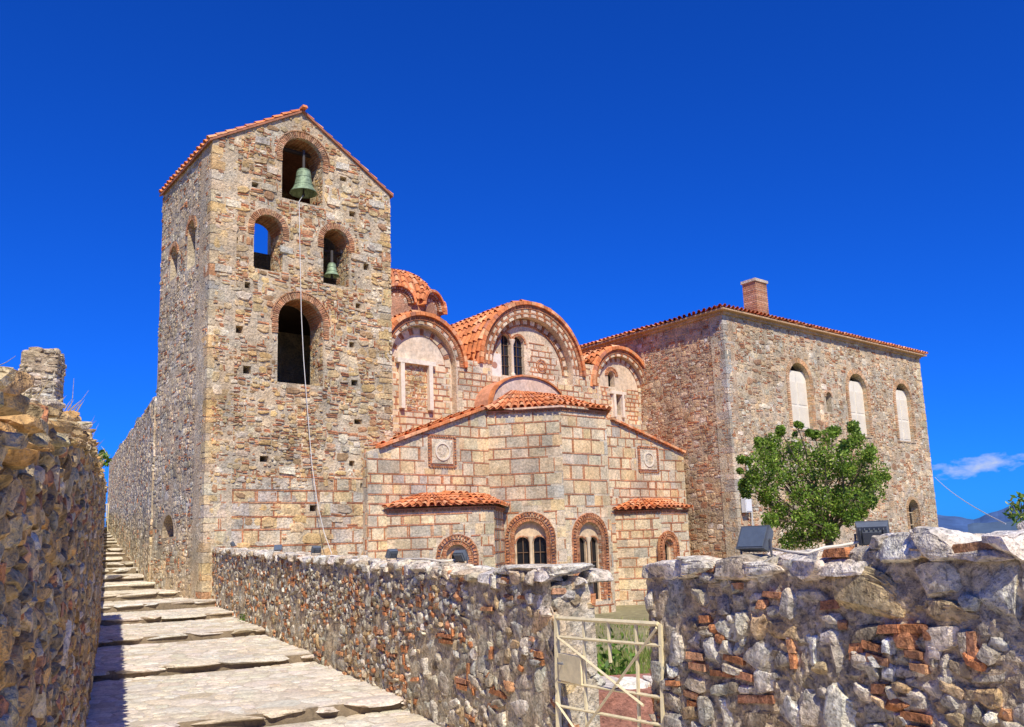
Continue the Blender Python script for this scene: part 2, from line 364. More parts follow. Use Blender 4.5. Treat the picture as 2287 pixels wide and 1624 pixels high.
for i,a in enumerate(AT):
    m=MB(); ring(m,TF,a,.0,.17,-.12,.03,.055,pal=BRKM,legs=.26 if i<3 else .4,gap=.35,jit=.01)
    if i in(0,3): ring(m,TF,a,.19,.22,-.05,.045,.22,pal=BRKM,gap=.1)
    pj=Pl(TF.p(a.u1,0,-.78)[:2],140); rubble(m,pj,0,.76,a.zb,a.zs,.15,1.4,lambda u,z:True,TOW,brick=.2,prot=(.0,.02),warp=.1)
    ring(m,TF,a,-.015,.0,-.76,-.12,.07)
    m.build('brick_arch',MAS,tw)
TLo=[(-DP,zb),(0,zb),(0,zl),(-DP,zl)]
AL=[Arch(TL,419,436,597,494),Arch(TL,381,396,622,552),Arch(TL,362,388,1200,1150)]
mb=MB(); panel(mb,TL,TLo,[a.pts() for a in AL],0,.7,MORT)
rubble(mb,TL,-DP,0,zb,zl,.18,1.5,lambda u,z: u<-.1 and not any(a.has(u,z,.12,.05) for a in AL),TOWG,brick=.12,smear=.6,sup=(1.1,.8),svar=.35)
for a in AL[:2]: ring(mb,TL,a,.0,.13,-.1,.04,.06,pal=BRKM)
for z,h,w2,c in sidez: pbox(mb,TL,-w2,0.008,z,z+h-.02,-.1,U(.008,.02),c,.014)
mb.build('side_wall',MAS,tw)
B0=T0+BK*DP; TB=Pl(B0,50); mb=MB()
ab=[Arch(TB,520,598,573,470)]
panel(mb,TB,[(0,zb),(WT,zb),(WT,zr),ap,(0,zl)],[a.pts() for a in ab],.5,.5,MORT); mb.build('back_wall',MAS,tw)
TRt=Pl(TF.p(WT,0),-38); mb=MB(); panel(mb,TRt,[(0,zb),(DP,zb),(DP,zr),(0,zr)],[],0,.6,MORT)
rubble(mb,TRt,0,DP,zb+3,zr,.2,1.5,lambda u,z:True,TOW); mb.build('side_wall',MAS,tw)
for zz in (TF.z(670,655),TF.z(670,875)):  # slabs added inside the tower to stop light leaking through
    mb=MB(); v=[TF.p(u,z_,0)+BK*t for z_ in (zz-.12,zz) for u,t in((.3,.3),(WT-.3,.3),(WT-.3,DP-.3),(.3,DP-.3))]; mb.add(v,q=BQ,c=(.08,.05,.03)); mb.build('light_block_floor',DKW,tw)
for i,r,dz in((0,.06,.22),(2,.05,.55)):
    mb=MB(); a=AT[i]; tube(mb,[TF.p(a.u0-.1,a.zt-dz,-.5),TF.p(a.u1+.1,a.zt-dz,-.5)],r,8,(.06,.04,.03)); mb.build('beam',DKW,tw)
mb=MB(); ov=.07
def roofside(ue,ze,sg):
    def S(a_,b):
        u=ap[0]+(ue+sg*.1-ap[0])*b; z=ap[1]+.07+(ze-.05-ap[1])*b
        return TF.p(u,z,ov)+BK*(DP+.15)*a_
    return S
for ue,ze,sg in((0,zl,-1),(WT,zr,1)):
    S=roofside(ue,ze,sg); tiles(mb,S,17,10,k=.6,lift=.1,ex=1.)
    p=[S(0,0),S(0,1),S(1,1),S(1,0)]; v=p+[q-A(0,0,.06) for q in p]; mb.add(np.array(v)-A(0,0,.012),q=BQ,c=(.42,.18,.10))
for i in range(14): 
    q=TF.p(ap[0],ap[1]+.12,ov)+BK*(DP+.1)*(i/13); box(mb,q,TF.D*.08,BK*.15,A(0,0,.04),pick(TILE),.8)
mb.build('roof',TIL,tw,auto=50)
def bell(px,py,r,h,label,pl,off,ztop):
    pl=pl.shift(off); u,z=pl.uz(px,py); c=pl.p(u,z-h/2)
    t=thing('bell',label,'bell',c)
    m=MB(); pr=[(0,1),(.3,.99),(.46,.93),(.52,.8),(.56,.6),(.62,.4),(.74,.2),(.92,.06),(1,0),(.95,-.01),(.86,.05),(.68,.2),(.5,.5),(.4,.85),(0,.9)]
    lathe(m,c,[(a*r,b*h) for a,b in pr],32,(.26,.34,.21))
    for k in(.3,.62,.9): 
        rr_=np.interp(k,[.2,.4,.6,.8,.93],[.74,.62,.56,.52,.46])*r; lathe(m,c,[(rr_,k*h-.012),(rr_+.012,k*h),(rr_,k*h+.012)],32,(.2,.27,.17))
    m.build('bell_body',BRZ,t,smooth=True)
    m=MB(); tube(m,[c+A(0,0,h*.98),c+A(0,0,ztop-c[2])],.045,8,(.07,.06,.05)); m.build('hanger',IRON,t)
    m=MB(); tube(m,[c+A(0,0,h*.85),c+A(0,0,0),c+A(0,0,-.08)],[.015,.03,.05],8,(.06,.05,.05)); m.build('clapper',IRON,t)
    return c
cb=bell(678,405,.40,.74,'large green bronze bell hanging in the top arch of the tower',TF,-.3,AT[0].zt-.2)
bell(741,602,.235,.4,'small green bell hanging in the right middle opening of the tower',TF,-.35,AT[2].zt-.55)
mb=MB(); rp=[cb-A(0,0,.05)]
for x,y,o in((668,450,.1),(670,560,.11),(673,700,.12),(678,800,.14),(687,920,.17),(697,1040,.22),(710,1130,.3),(724,1190,.4),(741,1237,.6)):
    q=TF.shift(o); rp.append(q.p(*q.uz(x,y)))
tube(mb,rp,.010,6,(.80,.76,.68)); mb.build('bell_rope',CAB,label='long thin white rope hanging from the large bell down the tower front',cat='rope')
# ================================================================ LONG WALL behind tower
Ff=G(237,1200,52); LWp=plane2(Ff,B0+A(-.05,0,0)); LL=np.linalg.norm((B0-Ff)[:2])
zA=LWp.z(348,882); zB=EZ+(1247-1035)/1950*52
topLW=lambda u: zB+(zA-zB)*u/LL
mb=MB(); panel(mb,LWp,[(0,-.5),(LL,-.5),(LL,zA)]+[(LL*(1-i/20),topLW(LL*(1-i/20))+U(-.15,.1)) for i in range(1,21)],[],0,.8,MORT)
rubble(mb,LWp,0,LL,-.3,max(zA,zB)+.1,.24,1.5,lambda u,z:z<topLW(u),TOWG,brick=.05)
mb.build('boundary_wall',MAS,label='long tall rubble wall running uphill behind the bell tower beside the steps',cat='wall')
# ================================================================ CHURCH
ch=thing('stone_church','byzantine church of banded stone and brick with tiled vaults, dome and three apses','church',(CE.p(6,0)[0],CE.p(6,0)[1],0))
cu0=CE.u(822,1150); cu1=CE.u(1520,1100)+.3; zc=-.75
pL0=CE.uz(822,1010); pL1=CE.uz(1092,910); pR1=CE.uz(1362,938); pR0=(cu1,CE.z(1512,1012))
outE=[(cu0,zc),(cu1,zc),pR0,pR1,pL1,(cu0,pL0[1])]
def htop(u):
    P=[(cu0,pL0[1]),pL1,pR1,pR0]
    for (a,b),(c,d) in zip(P,P[1:]):
        if a<=u<=c: return b+(d-b)*(u-a)/(c-a)
    return P[0][1] if u<cu0 else P[-1][1]
plq=[(CE.uz(958,1042),CE.uz(1015,976)),(CE.uz(1427,1054),CE.uz(1467,1000))]
def inPlq(u,z): return any(a[0]-.03<u<b[0]+.03 and min(a[1],b[1])-.03<z<max(a[1],b[1])+.03 for a,b in plq)
CMO=(.68,.56,.40)
mb=MB(); panel(mb,CE,outE,[],0,.6,CMO)
blocks(mb,CE,cu0,cu1,zc,pL1[1]+.5,lambda u,z: cu0<=u<=cu1 and z<htop(u)-.04 and not inPlq(u,z),.21,.36)
plS=Pl(CE.p(cu0,0)[:2]+BK[:2]*.6,142); blocks(mb,plS,0,.6,zc,pL0[1]-.02,lambda u,z:0<=u<=.6 and z<pL0[1],.2,.34)
mb.build('east_wall',ASH,ch)
for a,b in plq:
    m=MB(); u0,u1=a[0],b[0]; z0,z1=min(a[1],b[1]),max(a[1],b[1])
    n=11
    for i in range(n):
        for (x,zz) in ((u0+(u1-u0)*(i+.5)/n,z0),(u0+(u1-u0)*(i+.5)/n,z1),(u0,z0+(z1-z0)*(i+.5)/n),(u1,z0+(z1-z0)*(i+.5)/n)):
            pbox(m,CE,x-.028,x+.028,zz-.028,zz+.028,-.02,.05,pick(BRICK),.004)
    pbox(m,CE,u0+.06,u1-.06,z0+.06,z1-.06,0,.02,(.50,.2,.1)); pbox(m,CE,u0+.1,u1-.1,z0+.1,z1-.1,0,.035,(.74,.62,.45))
    f=m.build('plaque_frame',MAS,ch); m=MB(); rr=min(u1-u0,z1-z0)*.3; uc,zz=(u0+u1)/2,(z0+z1)/2
    for k in range(24):
        a0,a1=2*PI*k/24,2*PI*(k+1)/24
        prism(m,CE,[(uc+rr*c_*math.cos(t),zz+rr*c_*math.sin(t)) for t,c_ in((a0,.8),(a1,.8),(a1,1),(a0,1))],.03,.065,(.78,.67,.5))
    m.build('roundel',MAR,f)
for p,q in (((cu0+.35,pL0[1]+(pL1[1]-pL0[1])*.35/(pL1[0]-cu0)),pL1),(pR1,pR0)):
    mb=MB(); n=int(abs(q[0]-p[0])/.2)
    for i in range(n):
        t=(i+.5)/n; u=p[0]+(q[0]-p[0])*t; z=p[1]+(q[1]-p[1])*t; sl=(q[1]-p[1])/(q[0]-p[0])
        box(mb,CE.p(u,z+.045,0),(CE.D+A(0,0,sl))*.106,CE.N*.14,A(0,0,.04),pick(TILE)); 
        box(mb,CE.p(u,z-.02,0),(CE.D+A(0,0,sl))*.05,CE.N*.09,A(0,0,.02),pick(BRICK)) 
    S=lambda a_,b,p=p,q=q: CE.p(p[0]+(q[0]-p[0])*a_,p[1]+(q[1]-p[1])*a_+.05-.1*(1-b),-.04-2.16*(1-b))
    tiles(mb,S,max(4,n//2),5,ex=1.,lift=0.,k=.4)
    mb.build('aisle_roof',TIL,ch)
ARC=[Arch(CU,853,1036,905,704,ym=815),Arch(CU,1074,1300,905,681,ym=825),Arch(CU,1324,1450,935,780,ym=855)]
vz=[CU.z(1052,790),CU.z(1312,800)]
def hU(u):
    h=-9
    for a in ARC:
        if abs(u-a.uc)<=a.r: h=max(h,a.zs+math.sqrt(a.r**2-(u-a.uc)**2))
    v=vz[0] if u<ARC[1].uc else vz[1]
    return max(h,v-.25) 
us0,us1=ARC[0].u0,ARC[2].u1+.05
zub=min(pL1[1],pR0[1])-1.2
outU=[(us0,zub),(us1,zub)]+[(us1+(us0-us1)*i/110,hU(us1+(us0-us1)*i/110)) for i in range(111)]
inn=[Arch(CU,873,1012,905,728,ym=815),Arch(CU,1100,1272,850,712,ym=810),Arch(CU,1338,1428,905,803,ym=855)]
for a,b,dz in zip(inn,ARC,(.34,.50,.3)):
    a.uc=b.uc; a.r=b.r-dz; a.u0=a.uc-a.r; a.u1=a.uc+a.r; a.zs=b.zs; a.zt=a.zs+a.r
inn[0].zb=CU.z(945,960); inn[1].zb=CU.z(1190,850); inn[2].zb=CU.z(1385,945)
mb=MB(); panel(mb,CU,outU,[a.pts(24) for a in inn],0,.45,(.70,.55,.39))
blocks(mb,CU,us0,us1,zub,max(a.zs for a in ARC)+.6,lambda u,z: us0<u<us1 and z<hU(u)-.05 and not any(a.has(u,z,.05,.02) for a in inn) and not any(z>a.zs-.1 and abs(u-a.uc)<a.r for a in ARC),.14,.26)
STRP=[(3,(.72,.55,.38)),(1.3,(.52,.23,.12))]
def striped(m,a,g0,g1,o0,o1,st=.42,legs=0):
    r0,r1=a.r+g0,a.r+g1; L=PI*(r0+r1)/2; n=max(5,int(L/st))
    def seg(t0,t1,c,oo=0): prism(m,CU,[(a.uc+r*math.cos(t),a.zs+r*math.sin(t)) for t,r in((t0,r0),(t0,r1),(t1,r1),(t1,r0))],o0,o1+oo,c,.004)
    for i in range(n):
        b=PI/n; t=i*b; seg(t+.04*b,t+.62*b,pick([(1,(.78,.61,.42)),(1,(.70,.54,.38))]))
        for k in range(3): seg(t+(.68+.1*k)*b,t+(.74+.1*k)*b,pick(BRICK),.008)
for a in ARC:
    ring(mb,CU,a,-.15,-.04,-.05,.035,.07,gap=.22); ring(mb,CU,a,-.185,-.165,-.05,.05,.3,gap=.04)
    striped(mb,a,-.31,-.2,-.05,.02,.36)
ring(mb,CU,ARC[1],-.37,-.33,-.05,.035,.3,gap=.04); striped(mb,ARC[1],-.49,-.385,-.05,.02,.36)
mb.build('upper_wall',ASH,ch)
tymc=[(.74,.58,.42),(.72,.56,.39),(.74,.58,.41)]
for i,a in enumerate(inn):
    m=MB()
    b=Arch.raw(a.u0-.05,a.u1+.05,a.zb-.05,a.zt+.05)
    if i==0:
        panel(m,CU,b.pts(24),[],-.28,.1,(.76,.61,.45))
        zf=CU.z(940,806)
        blocks(m,CU,a.u0,a.u1,a.zb,zf,lambda u,z:a.has(u,z,-.03),.1,.2,-.28)
        striped(m,a,-.28,-.06,-.3,-.24,.4)
        t=m.build('tympanum',PLA,ch)
        m=MB(); x0,x1=CU.u(900,870),CU.u(972,870); zt=CU.z(935,812); z0=CU.z(935,912)
        for s in((x0,x0+.15,z0,zt),(x1-.15,x1,z0,zt),(x0-.12,x1+.12,zt,zt+.15)): pbox(m,CU,*s,-.3,-.1,(.84,.73,.57),.01)
        m.build('marble_frame',MAR,t)
        m=MB(); rubble(m,CU.shift(-.27),x0+.15,x1-.15,z0,zt-.02,.12,1.5,lambda u,z:x0+.15<=u<=x1-.15 and z0<=z<=zt-.02,TOW,smear=0); m.build('blocked_window',MAS,t)
    elif i==1:
        wl=[Arch(CU,1133,1154,835,743),Arch(CU,1160,1184,835,748)]
        for w in wl: w.zs=w.zt-w.r
        panel(m,CU,b.pts(24),[w.pts(10) for w in wl],-.34,.25,tymc[1])
        striped(m,a,-.2,-.02,-.36,-.27,.36); ring(m,CU,a,-.27,-.22,-.36,-.28,.08)
        blocks(m,CU,a.u0,a.u1,a.zb,a.zs+a.r*.5,lambda u,z:a.has(u,z,-.3) and not (wl[0].u0-.14<u<wl[1].u1+.14),.12,.22,-.34,pal=[(1,(.76,.60,.42))])
        c0=CU.uz(1222,815)
        for r_ in(.12,.22): 
            for k in range(20): prism(m,CU,[(c0[0]+r*math.cos(t),c0[1]+r*math.sin(t)) for t,r in((k*PI/10,r_),((k+.8)*PI/10,r_),((k+.8)*PI/10,r_+.05),(k*PI/10,r_+.05))],-.35,-.3,pick(BRICK))
        for a_,b_ in ((wl[0].u0,wl[0].u1),(wl[1].u0,wl[1].u1)):
            w=Arch.raw(a_,b_,wl[0].zb,(wl[0] if a_==wl[0].u0 else wl[1]).zt); ring(m,CU,w,.015,.1,-.36,-.3,.055)
        t=m.build('tympanum',ASH,ch)
        m=MB(); pbox(m,CU,CU.u(1101,815),CU.u(1130,815),CU.z(1110,848),CU.z(1115,785),-.36,-.29,(.80,.72,.62),.01)
        c0=CU.uz(1116,812)
        prism(m,CU,[(c0[0]+.12*math.cos(k*PI/8),c0[1]+.12*math.sin(k*PI/8)) for k in range(16)],-.3,-.28,(.48,.25,.17)); m.build('marble_slab',MAR,t)
        for w in wl:
            m=MB(); panel(m,CU,w.pts(12),[],-.5,.03,(.02,.02,.02)); m.build('window_pane',GLS,t)
            m=MB()
            for k in (.25,.5,.75): pbox(m,CU,w.u0,w.u1,w.zb+(w.zt-w.zb)*k-.012,w.zb+(w.zt-w.zb)*k+.012,-.49,-.46,(.12,.07,.04))
            pbox(m,CU,w.uc-.015,w.uc+.015,w.zb,w.zt,-.488,-.462,(.12,.07,.04)); m.build('glazing_bars',WOOD,t)
        m=MB(); uc=CU.u(1157,790); c0=CU.p(uc,wl[0].zb,-.33); hh=wl[0].zs-wl[0].zb; lathe(m,c0,[(.09,0),(.09,.08),(.055,.12),(.055,hh-.15),(.12,hh),(.12,hh+.06),(0,hh+.06)],12,(.78,.64,.48)); m.build('mullion',MAR,t,auto=40)
    else:
        w=Arch(CU,1367,1381,862,828); w2=(CU.u(1381,900),CU.u(1395,900),CU.z(1388,925),CU.z(1388,880))
        panel(m,CU,b.pts(24),[w.pts(10),[(w2[0],w2[2]),(w2[1],w2[2]),(w2[1],w2[3]),(w2[0],w2[3])]],-.22,.25,tymc[2])
        ring(m,CU,w,.03,.12,-.24,-.18,.06); ring(m,CU,w,.14,.19,-.24,-.17,.07); striped(m,a,-.2,-.04,-.24,-.18,.3)
        blocks(m,CU,a.u0,a.u1,a.zb,CU.z(1385,872),lambda u,z:a.has(u,z,-.03) and not w2[0]-.12<u<w2[1]+.12,.1,.2,-.22)
        t=m.build('tympanum',PLA,ch)
        m=MB()
        for s in((w2[0]-.12,w2[0],w2[2]-.1,w2[3]),(w2[1],w2[1]+.12,w2[2]-.1,w2[3]),(w2[0]-.25,w2[1]+.25,w2[3],w2[3]+.12)): pbox(m,CU,*s,-.24,-.1,(.82,.7,.54),.01)
        m.build('marble_frame',MAR,t); m=MB(); pbox(m,CU,w2[0]-.1,w2[1]+.1,w2[2],w.zt,-.6,-.56,(.02,.02,.02)); m.build('window_pane',GLS,t)
for i,(a,ln) in enumerate(zip(ARC,(7,7,5))):
    m=MB(); Rr=a.r+.04
    for sg in(-1,1):
        def S(x,b,sg=sg):
            an=PI/2+sg*b*PI*.5; return CU.p(a.uc+Rr*math.cos(an),a.zs+Rr*math.sin(an)+.02,.1)+BK*ln*x
        tiles(m,S,int(ln/.3),9 if i==1 else 6,k=.66)
    ring(m,CU,a,-.035,.09,-.1,.13,.2,pal=TILE,gap=.06)
    m.build('vault_roof',TIL,ch,auto=50)
m=MB()
def bodybox(m,u0,u1,z0,z1,d0,d1,col): 
    v=[CU.p(u,z_,0)+BK*t for z_ in (z0,z1) for u,t in((u0,d0),(u1,d0),(u1,d1),(u0,d1))]; m.add(v,q=BQ,c=col)
bodybox(m,us0,us1,zub,vz[0]-.3,.9,13,CMO); bodybox(m,cu0+1.5,cu1-.2,zc,zub+.3,-1.3,13,CMO); m.build('nave_wall',ASH,ch)
def SV(u0,u1,z,L):
    def S(x,b): return CU.p(u0+(u1-u0)*x,z+.6*(1-b)-.25,-.1)+BK*L*(1-b)
    return S
for s in ((ARC[0].uc+ARC[0].r*.75,ARC[1].uc-ARC[1].r*.85,vz[0],6),(ARC[1].uc+ARC[1].r*.85,ARC[2].uc-ARC[2].r*.6,vz[1]+.1,6)):
    m=MB(); tiles(m,SV(*s),5,14); m.build('valley_roof',TIL,ch,auto=50)
dc=G(868,650,38.5); Yd=dc[1]; zz_=lambda y: EZ+(1229-y)/1950*Yd; zdt=zz_(597); zdb=zz_(703); Rd=2.3
m=MB(); lathe(m,A(dc[0],dc[1],0),[(Rd,zub),(Rd,zdb+.5)],8*3,(.62,.33,.19)) 
for k in range(8):
    th=rd(28)+k*PI/4; n=A(math.cos(th),-math.sin(th),0); pl=Pl((dc+n*Rd*1.0)[:2],math.degrees(th))
    a=Arch.raw(-.62,.62,zdb-1.,zdb+.62)
    ring(m,pl,a,-.14,-.02,-.3,.03,.08); ring(m,pl,a,.0,.1,-.3,.1,.1,pal=STRP); ring(m,pl,a,-.3,-.18,-.3,.01,.08,pal=STRP)
    panel(m,pl,[(-.45,zdb-1.),(.45,zdb-1.)]+[(.45*math.cos(PI*i/10),zdb+.45*math.sin(PI*i/10)) for i in range(11)],[],.005,.1,(.52,.28,.17))
drum=m.build('drum',MAS,ch)
m=MB()
for k in range(8):
    th=rd(28)+k*PI/4; n=A(math.cos(th),-math.sin(th),0); pl=Pl((dc+n*Rd*1.0)[:2],math.degrees(th)); a=Arch.raw(-.62,.62,zdb-1.,zdb+.62)
    for sg in(-1,1):
        def S(x,b,sg=sg,pl=pl,a=a):
            an=PI/2+sg*b*PI*.42; r=a.r+.14
            return pl.p(a.uc+r*math.cos(an)*1.12,a.zs+r*math.sin(an)+.25*x,.2-1.1*x)
        tiles(m,S,4,3,k=.66)
    ring(m,pl,a,.1,.2,-.25,.24,.15,pal=TILE,gap=.08)
def SD(x,b):
    an=2*PI*x; el=(1-b)*PI/2
    return A(dc[0]+(Rd-.25)*math.cos(el)*math.cos(an),dc[1]+(Rd-.25)*math.cos(el)*math.sin(an),zdb+.35+(zdt-zdb-.35)*math.sin(el)**.9)
tiles(m,SD,38,8,k=.66,lift=.1); m.build('dome',TIL,ch,auto=50)
def apse(c0px,c1px,c2px,y0,a_ang,ztop,zbase,wins,label,roofz,apx):
    q0=CE.p(CE.u(c0px,y0),0); pA=Pl(q0,a_ang); l=pA.u(c1px,y0); q1=pA.p(l,0); pB=Pl(q1,50); wB=pB.u(c2px,y0); q2=pB.p(wB,0); pC=Pl(q2,100-a_ang)
    den=pC.D@CE.N; lc=(CE.p(0,0)-q2)@CE.N/den
    zt=ztop(pA)
    m=MB(); holes={0:[],1:[]}; info=[]
    for (f,xl,xr,yb,yt,dbl) in wins:
        pl=(pA,pB)[f]; ar=Arch(pl,xl,xr,yb,yt,ym=yt+30); ar.zb=min(ar.zb,ar.zs-.2); holes[f].append(ar); info.append((pl,ar,dbl))
    big=zt>3
    for pl,L,hs in((pA,l,holes[0]),(pB,wB,holes[1]),(pC,lc,[])):
        panel(m,pl,[(0,zbase),(L,zbase),(L,zt),(0,zt)],[h.pts(16) for h in hs],0,.4,CMO)
        blocks(m,pl,0.0,L,zbase,zt-.12,lambda u,z,L=L,hs=hs: 0<=u<=L and z<zt-.1 and not any(h.has(u,z,.33,.05) for h in hs),.26 if big else .22,.44 if big else .34,pal=LIME+([(1.2,(.60,.53,.41))] if big else []))
        n=int(L/.1)
        for k in range(n): pbox(m,pl,L*(k+.15)/n,L*(k+.85)/n,zt-.11,zt-.06,-.05,.045,pick(BRICK),.004)
        pbox(m,pl,-.02,L+.02,zt-.055,zt,-.05,.06,(.50,.21,.1))
    ap_=m.build('apse',ASH,ch,label=label)
    for pl,ar,dbl in info:
        m=MB(); lg=ar.zs-ar.zb
        ring(m,pl,ar,.0,.1,-.15,.03,.06,legs=lg,gap=.2); ring(m,pl,ar,.115,.145,-.05,.05,.25,legs=lg,gap=.05)
        ring(m,pl,ar,.165,.25,-.05,.065,.095,legs=lg,gap=.4); ring(m,pl,ar,.265,.295,-.05,.045,.25,legs=lg,gap=.05); w=m.build('arched_window',MAS,ap_)
        m=MB(); g=.04; 
        if dbl:
            gp=ar.r*.14; ls=[Arch.raw(ar.u0+g,ar.uc-gp,ar.zb+.05,ar.zs+.02),Arch.raw(ar.uc+gp,ar.u1-g,ar.zb+.05,ar.zs+.02)]
        else: ls=[Arch.raw(ar.uc-ar.r*.6,ar.uc+ar.r*.6,ar.zb+.05,ar.zs+ar.r*.4)]
        b=Arch.raw(ar.u0-.02,ar.u1+.02,ar.zb-.02,ar.zt+.02); panel(m,pl,b.pts(16),[x.pts(10) for x in ls],-.14,.08,(.70,.52,.33))
        for x in ls: ring(m,pl,x,.01,.05,-.16,-.11,.05)
        m.build('window_frame',PLA,w)
        m=MB(); panel(m,pl,b.pts(16),[],-.24,.03,(.02,.02,.02)); m.build('pane',GLS,w)
        for x in ls:
            m=MB()
            for k in(.3,.6): pbox(m,pl,x.u0,x.u1,x.zb+(x.zt-x.zb)*k-.01,x.zb+(x.zt-x.zb)*k+.01,-.23,-.2,(.2,.12,.07))
            pbox(m,pl,x.uc-.01,x.uc+.01,x.zb,x.zt,-.228,-.202,(.2,.12,.07)); m.build('glazing_bars',WOOD,w)
        if dbl: m=MB(); lathe(m,pl.p(ar.uc,ar.zb,-.08),[(.09,0),(.055,.1),(.055,lg-.15),(.1,lg-.02),(.1,lg+.04),(0,lg+.04)],10,(.74,.58,.38)); m.build('mullion',MAR,w,auto=40)
    m=MB(); apx_=apx; E=[pA.p(-.1,zt+.04,.17),pA.p(l+.05,zt+.04,.17),pB.p(wB+.05,zt+.04,.17),pC.p(lc,zt+.04,.17)]
    uA=CE.u(c0px,y0); uB=(pC.p(lc,0)[:2]-CE.o)@CE.d
    top=[CE.p(uA+(uB-uA)*t,roofz(zt),apx_) for t in(.25,.42,.6,.8)]
    for k in range(3):
        e0,e1,t0,t1=E[k],E[k+1],top[k],top[k+1]
        S=lambda x,b:(e0+(e1-e0)*x)*b+(t0+(t1-t0)*x)*(1-b)
        tiles(m,S,max(3,int(np.linalg.norm(e1-e0)/.22)),max(4,int(np.linalg.norm(e0-t0)/.35)),k=.72)
    m.build('apse_roof',TIL,ap_,auto=50)
    return pA,pB,zt,uA,uB
cA=apse(1095,1262,1364,1150,100,lambda p:p.z(1180,914),zc,[(0,1148,1220,1290,1164,True),(1,1292,1342,1345,1166,True)],'tall central apse',lambda z:z+.86,-.3)
apse(864,1078,1104,1190,94,lambda p:p.z(960,1134),zc,[(0,997,1046,1300,1216,False)],'low left apse',lambda z:z+.48,.1)
apse(1376,1478,1538,1190,100,lambda p:p.z(1420,1140),zc,[(1,1484,1504,1275,1204,False)],'low right apse',lambda z:z+.44,.1)
m=MB(); pc_=CE.shift(-1.2); u0,z0=pc_.uz(1098,905); u1,_=pc_.uz(1262,885); zt=pc_.z(1180,842); uc=(u0+u1)/2; hw=(u1-u0)/2; z0=min(z0,pc_.z(1262,885))-.1
N_=16; prof=[(uc+hw*math.cos(PI*i/N_),z0+(zt-z0)*math.sin(PI*i/N_)**.8) for i in range(N_+1)]
P=[]
for j in range(2):
    P+=[pc_.p(u,z,0 if j==0 else -1.1) for u,z in prof]
m.add(P,q=[(i,i+1,N_+2+i,N_+1+i) for i in range(N_)],c=(.66,.30,.17)); panel(m,pc_,prof,[],0,.05,(.80,.56,.42)); 
for i in range(N_):
    (a0,b0),(a1,b1)=prof[i],prof[i+1]; prism(m,pc_,[(a0,b0),(a1,b1),(a1,b1+.06),(a0,b0+.06)],-.2,.08,pick(TILE))
m.build('conch_gable',PLA,ch)
# ================================================================ MANSION
ms=thing('stone_mansion','large two storey rubble stone mansion with low tiled roof and cream shuttered arched windows','building',(PC[0],PC[1],0))
wR=PR.u(2092,1150); zE=PR.z(1614,694); dL=15.; zm=-1.2
WN=[Arch(PR,1765,1811,958,812),Arch(PR,1898,1938,973,836),Arch(PR,2003,2036,985,858)]; SL=Arch(PR,1845,1857,920,876); LO=Arch(PR,2030,2053,1200,1116)
m=MB(); panel(m,PR,[(0,zm),(wR,zm),(wR,zE),(0,zE)],[a.pts() for a in WN+[SL,LO]],0,.6,MORT)
rubble(m,PR,0,wR,zm+1,zE,.215,1.45,lambda u,z:.1<u<wR-.05 and z<zE-.03 and not any(a.has(u,z,.23,.05) for a in WN) and not SL.has(u,z,.14,.05) and not LO.has(u,z,.2,.05),PALR,brick=.22,smear=.5,sup=(1.3,1.),svar=.38,prot=(.004,.035))
qs=[x for x in quoins(m,PR,PLf,0,zm,zE-.14,GREYB,GREYB)]
z=zm
while z<zE-.15:
    h=U(.22,.4); w=U(.25,.7); pbox(m,PR,wR-w,wR+.012,z,z+h-.03,-.1,U(.012,.03),pick(LIME),.015); z+=h
m.build('front_wall',MAS,ms)
m=MB(); panel(m,PLf,[(-dL,zm),(0,zm),(0,zE),(-dL,zE)],[],0,.6,(.56,.41,.27))
rubble(m,PLf,-11,0,zm,zE,.2,1.45,lambda u,z:u<-.1,[(4,(.62,.43,.26)),(3,(.52,.36,.22)),(2,(.70,.51,.31)),(1.5,(.50,.265,.15)),(1,(.75,.62,.47))],brick=.3,sup=(1.3,1.),svar=.35)
for z,h,w2,c in qs: pbox(m,PLf,-w2,0.008,z,z+h-.02,-.1,U(.008,.02),c,.014)
m.build('side_wall',MAS,ms)
m=MB()
v=[PR.p(u,z_,-.55)+BK*t for z_ in(zm,zE-.05) for u,t in((.55,0),(wR,0),(wR,dL),(.55,dL))]; m.add(v,q=BQ,c=(.4,.32,.22)); m.build('back_wall',MAS,ms)
for i,a in enumerate(WN):
    m=MB(); ring(m,PR,a,.0,.21,-.3,.035,.07,legs=a.zs-a.zb,legstep=.085,pal=[(3,(.70,.42,.22)),(2,(.76,.50,.29))]); w=m.build('arched_window',MAS,ms)
    m=MB(); panel(m,PR,Arch.raw(a.u0-.02,a.u1+.02,a.zb,a.zt+.02).pts(12),[],-.42,.03,(.02,.02,.02)); m.build('pane',GLS,w)
    for s in (-1,1):
        pts=[(a.uc+s*.008,a.zb+.02),(a.uc+s*(a.r-.01),a.zb+.02),(a.uc+s*(a.r-.01),a.zs)]
        th=math.asin(.6)
        pts+=[(a.uc+s*(a.r-.01)*math.cos(th*k/5),a.zs+(a.r-.01)*math.sin(th*k/5)) for k in range(1,6)]+[(a.uc+s*.008,a.zs+(a.r-.01)*.6)]
        m=MB(); panel(m,PR,pts,[],-.17,.05,(.88,.80,.63))
        x0,x1=sorted((a.uc+s*.07,a.uc+s*(a.r-.06))); mid=(a.zb+a.zs)/2
        for z0,z1 in((a.zb+.12,mid-.05),(mid+.05,a.zs-.02)): pbox(m,PR,x0,x1,z0,z1,-.175,-.155,(.80,.71,.54))
        m.build('shutter',WOOD,w)
    m=MB(); pbox(m,PR,a.u0-.06,a.u1+.06,a.zb-.06,a.zb,-.3,.04,(.70,.52,.34)); m.build('sill',MAS,w)
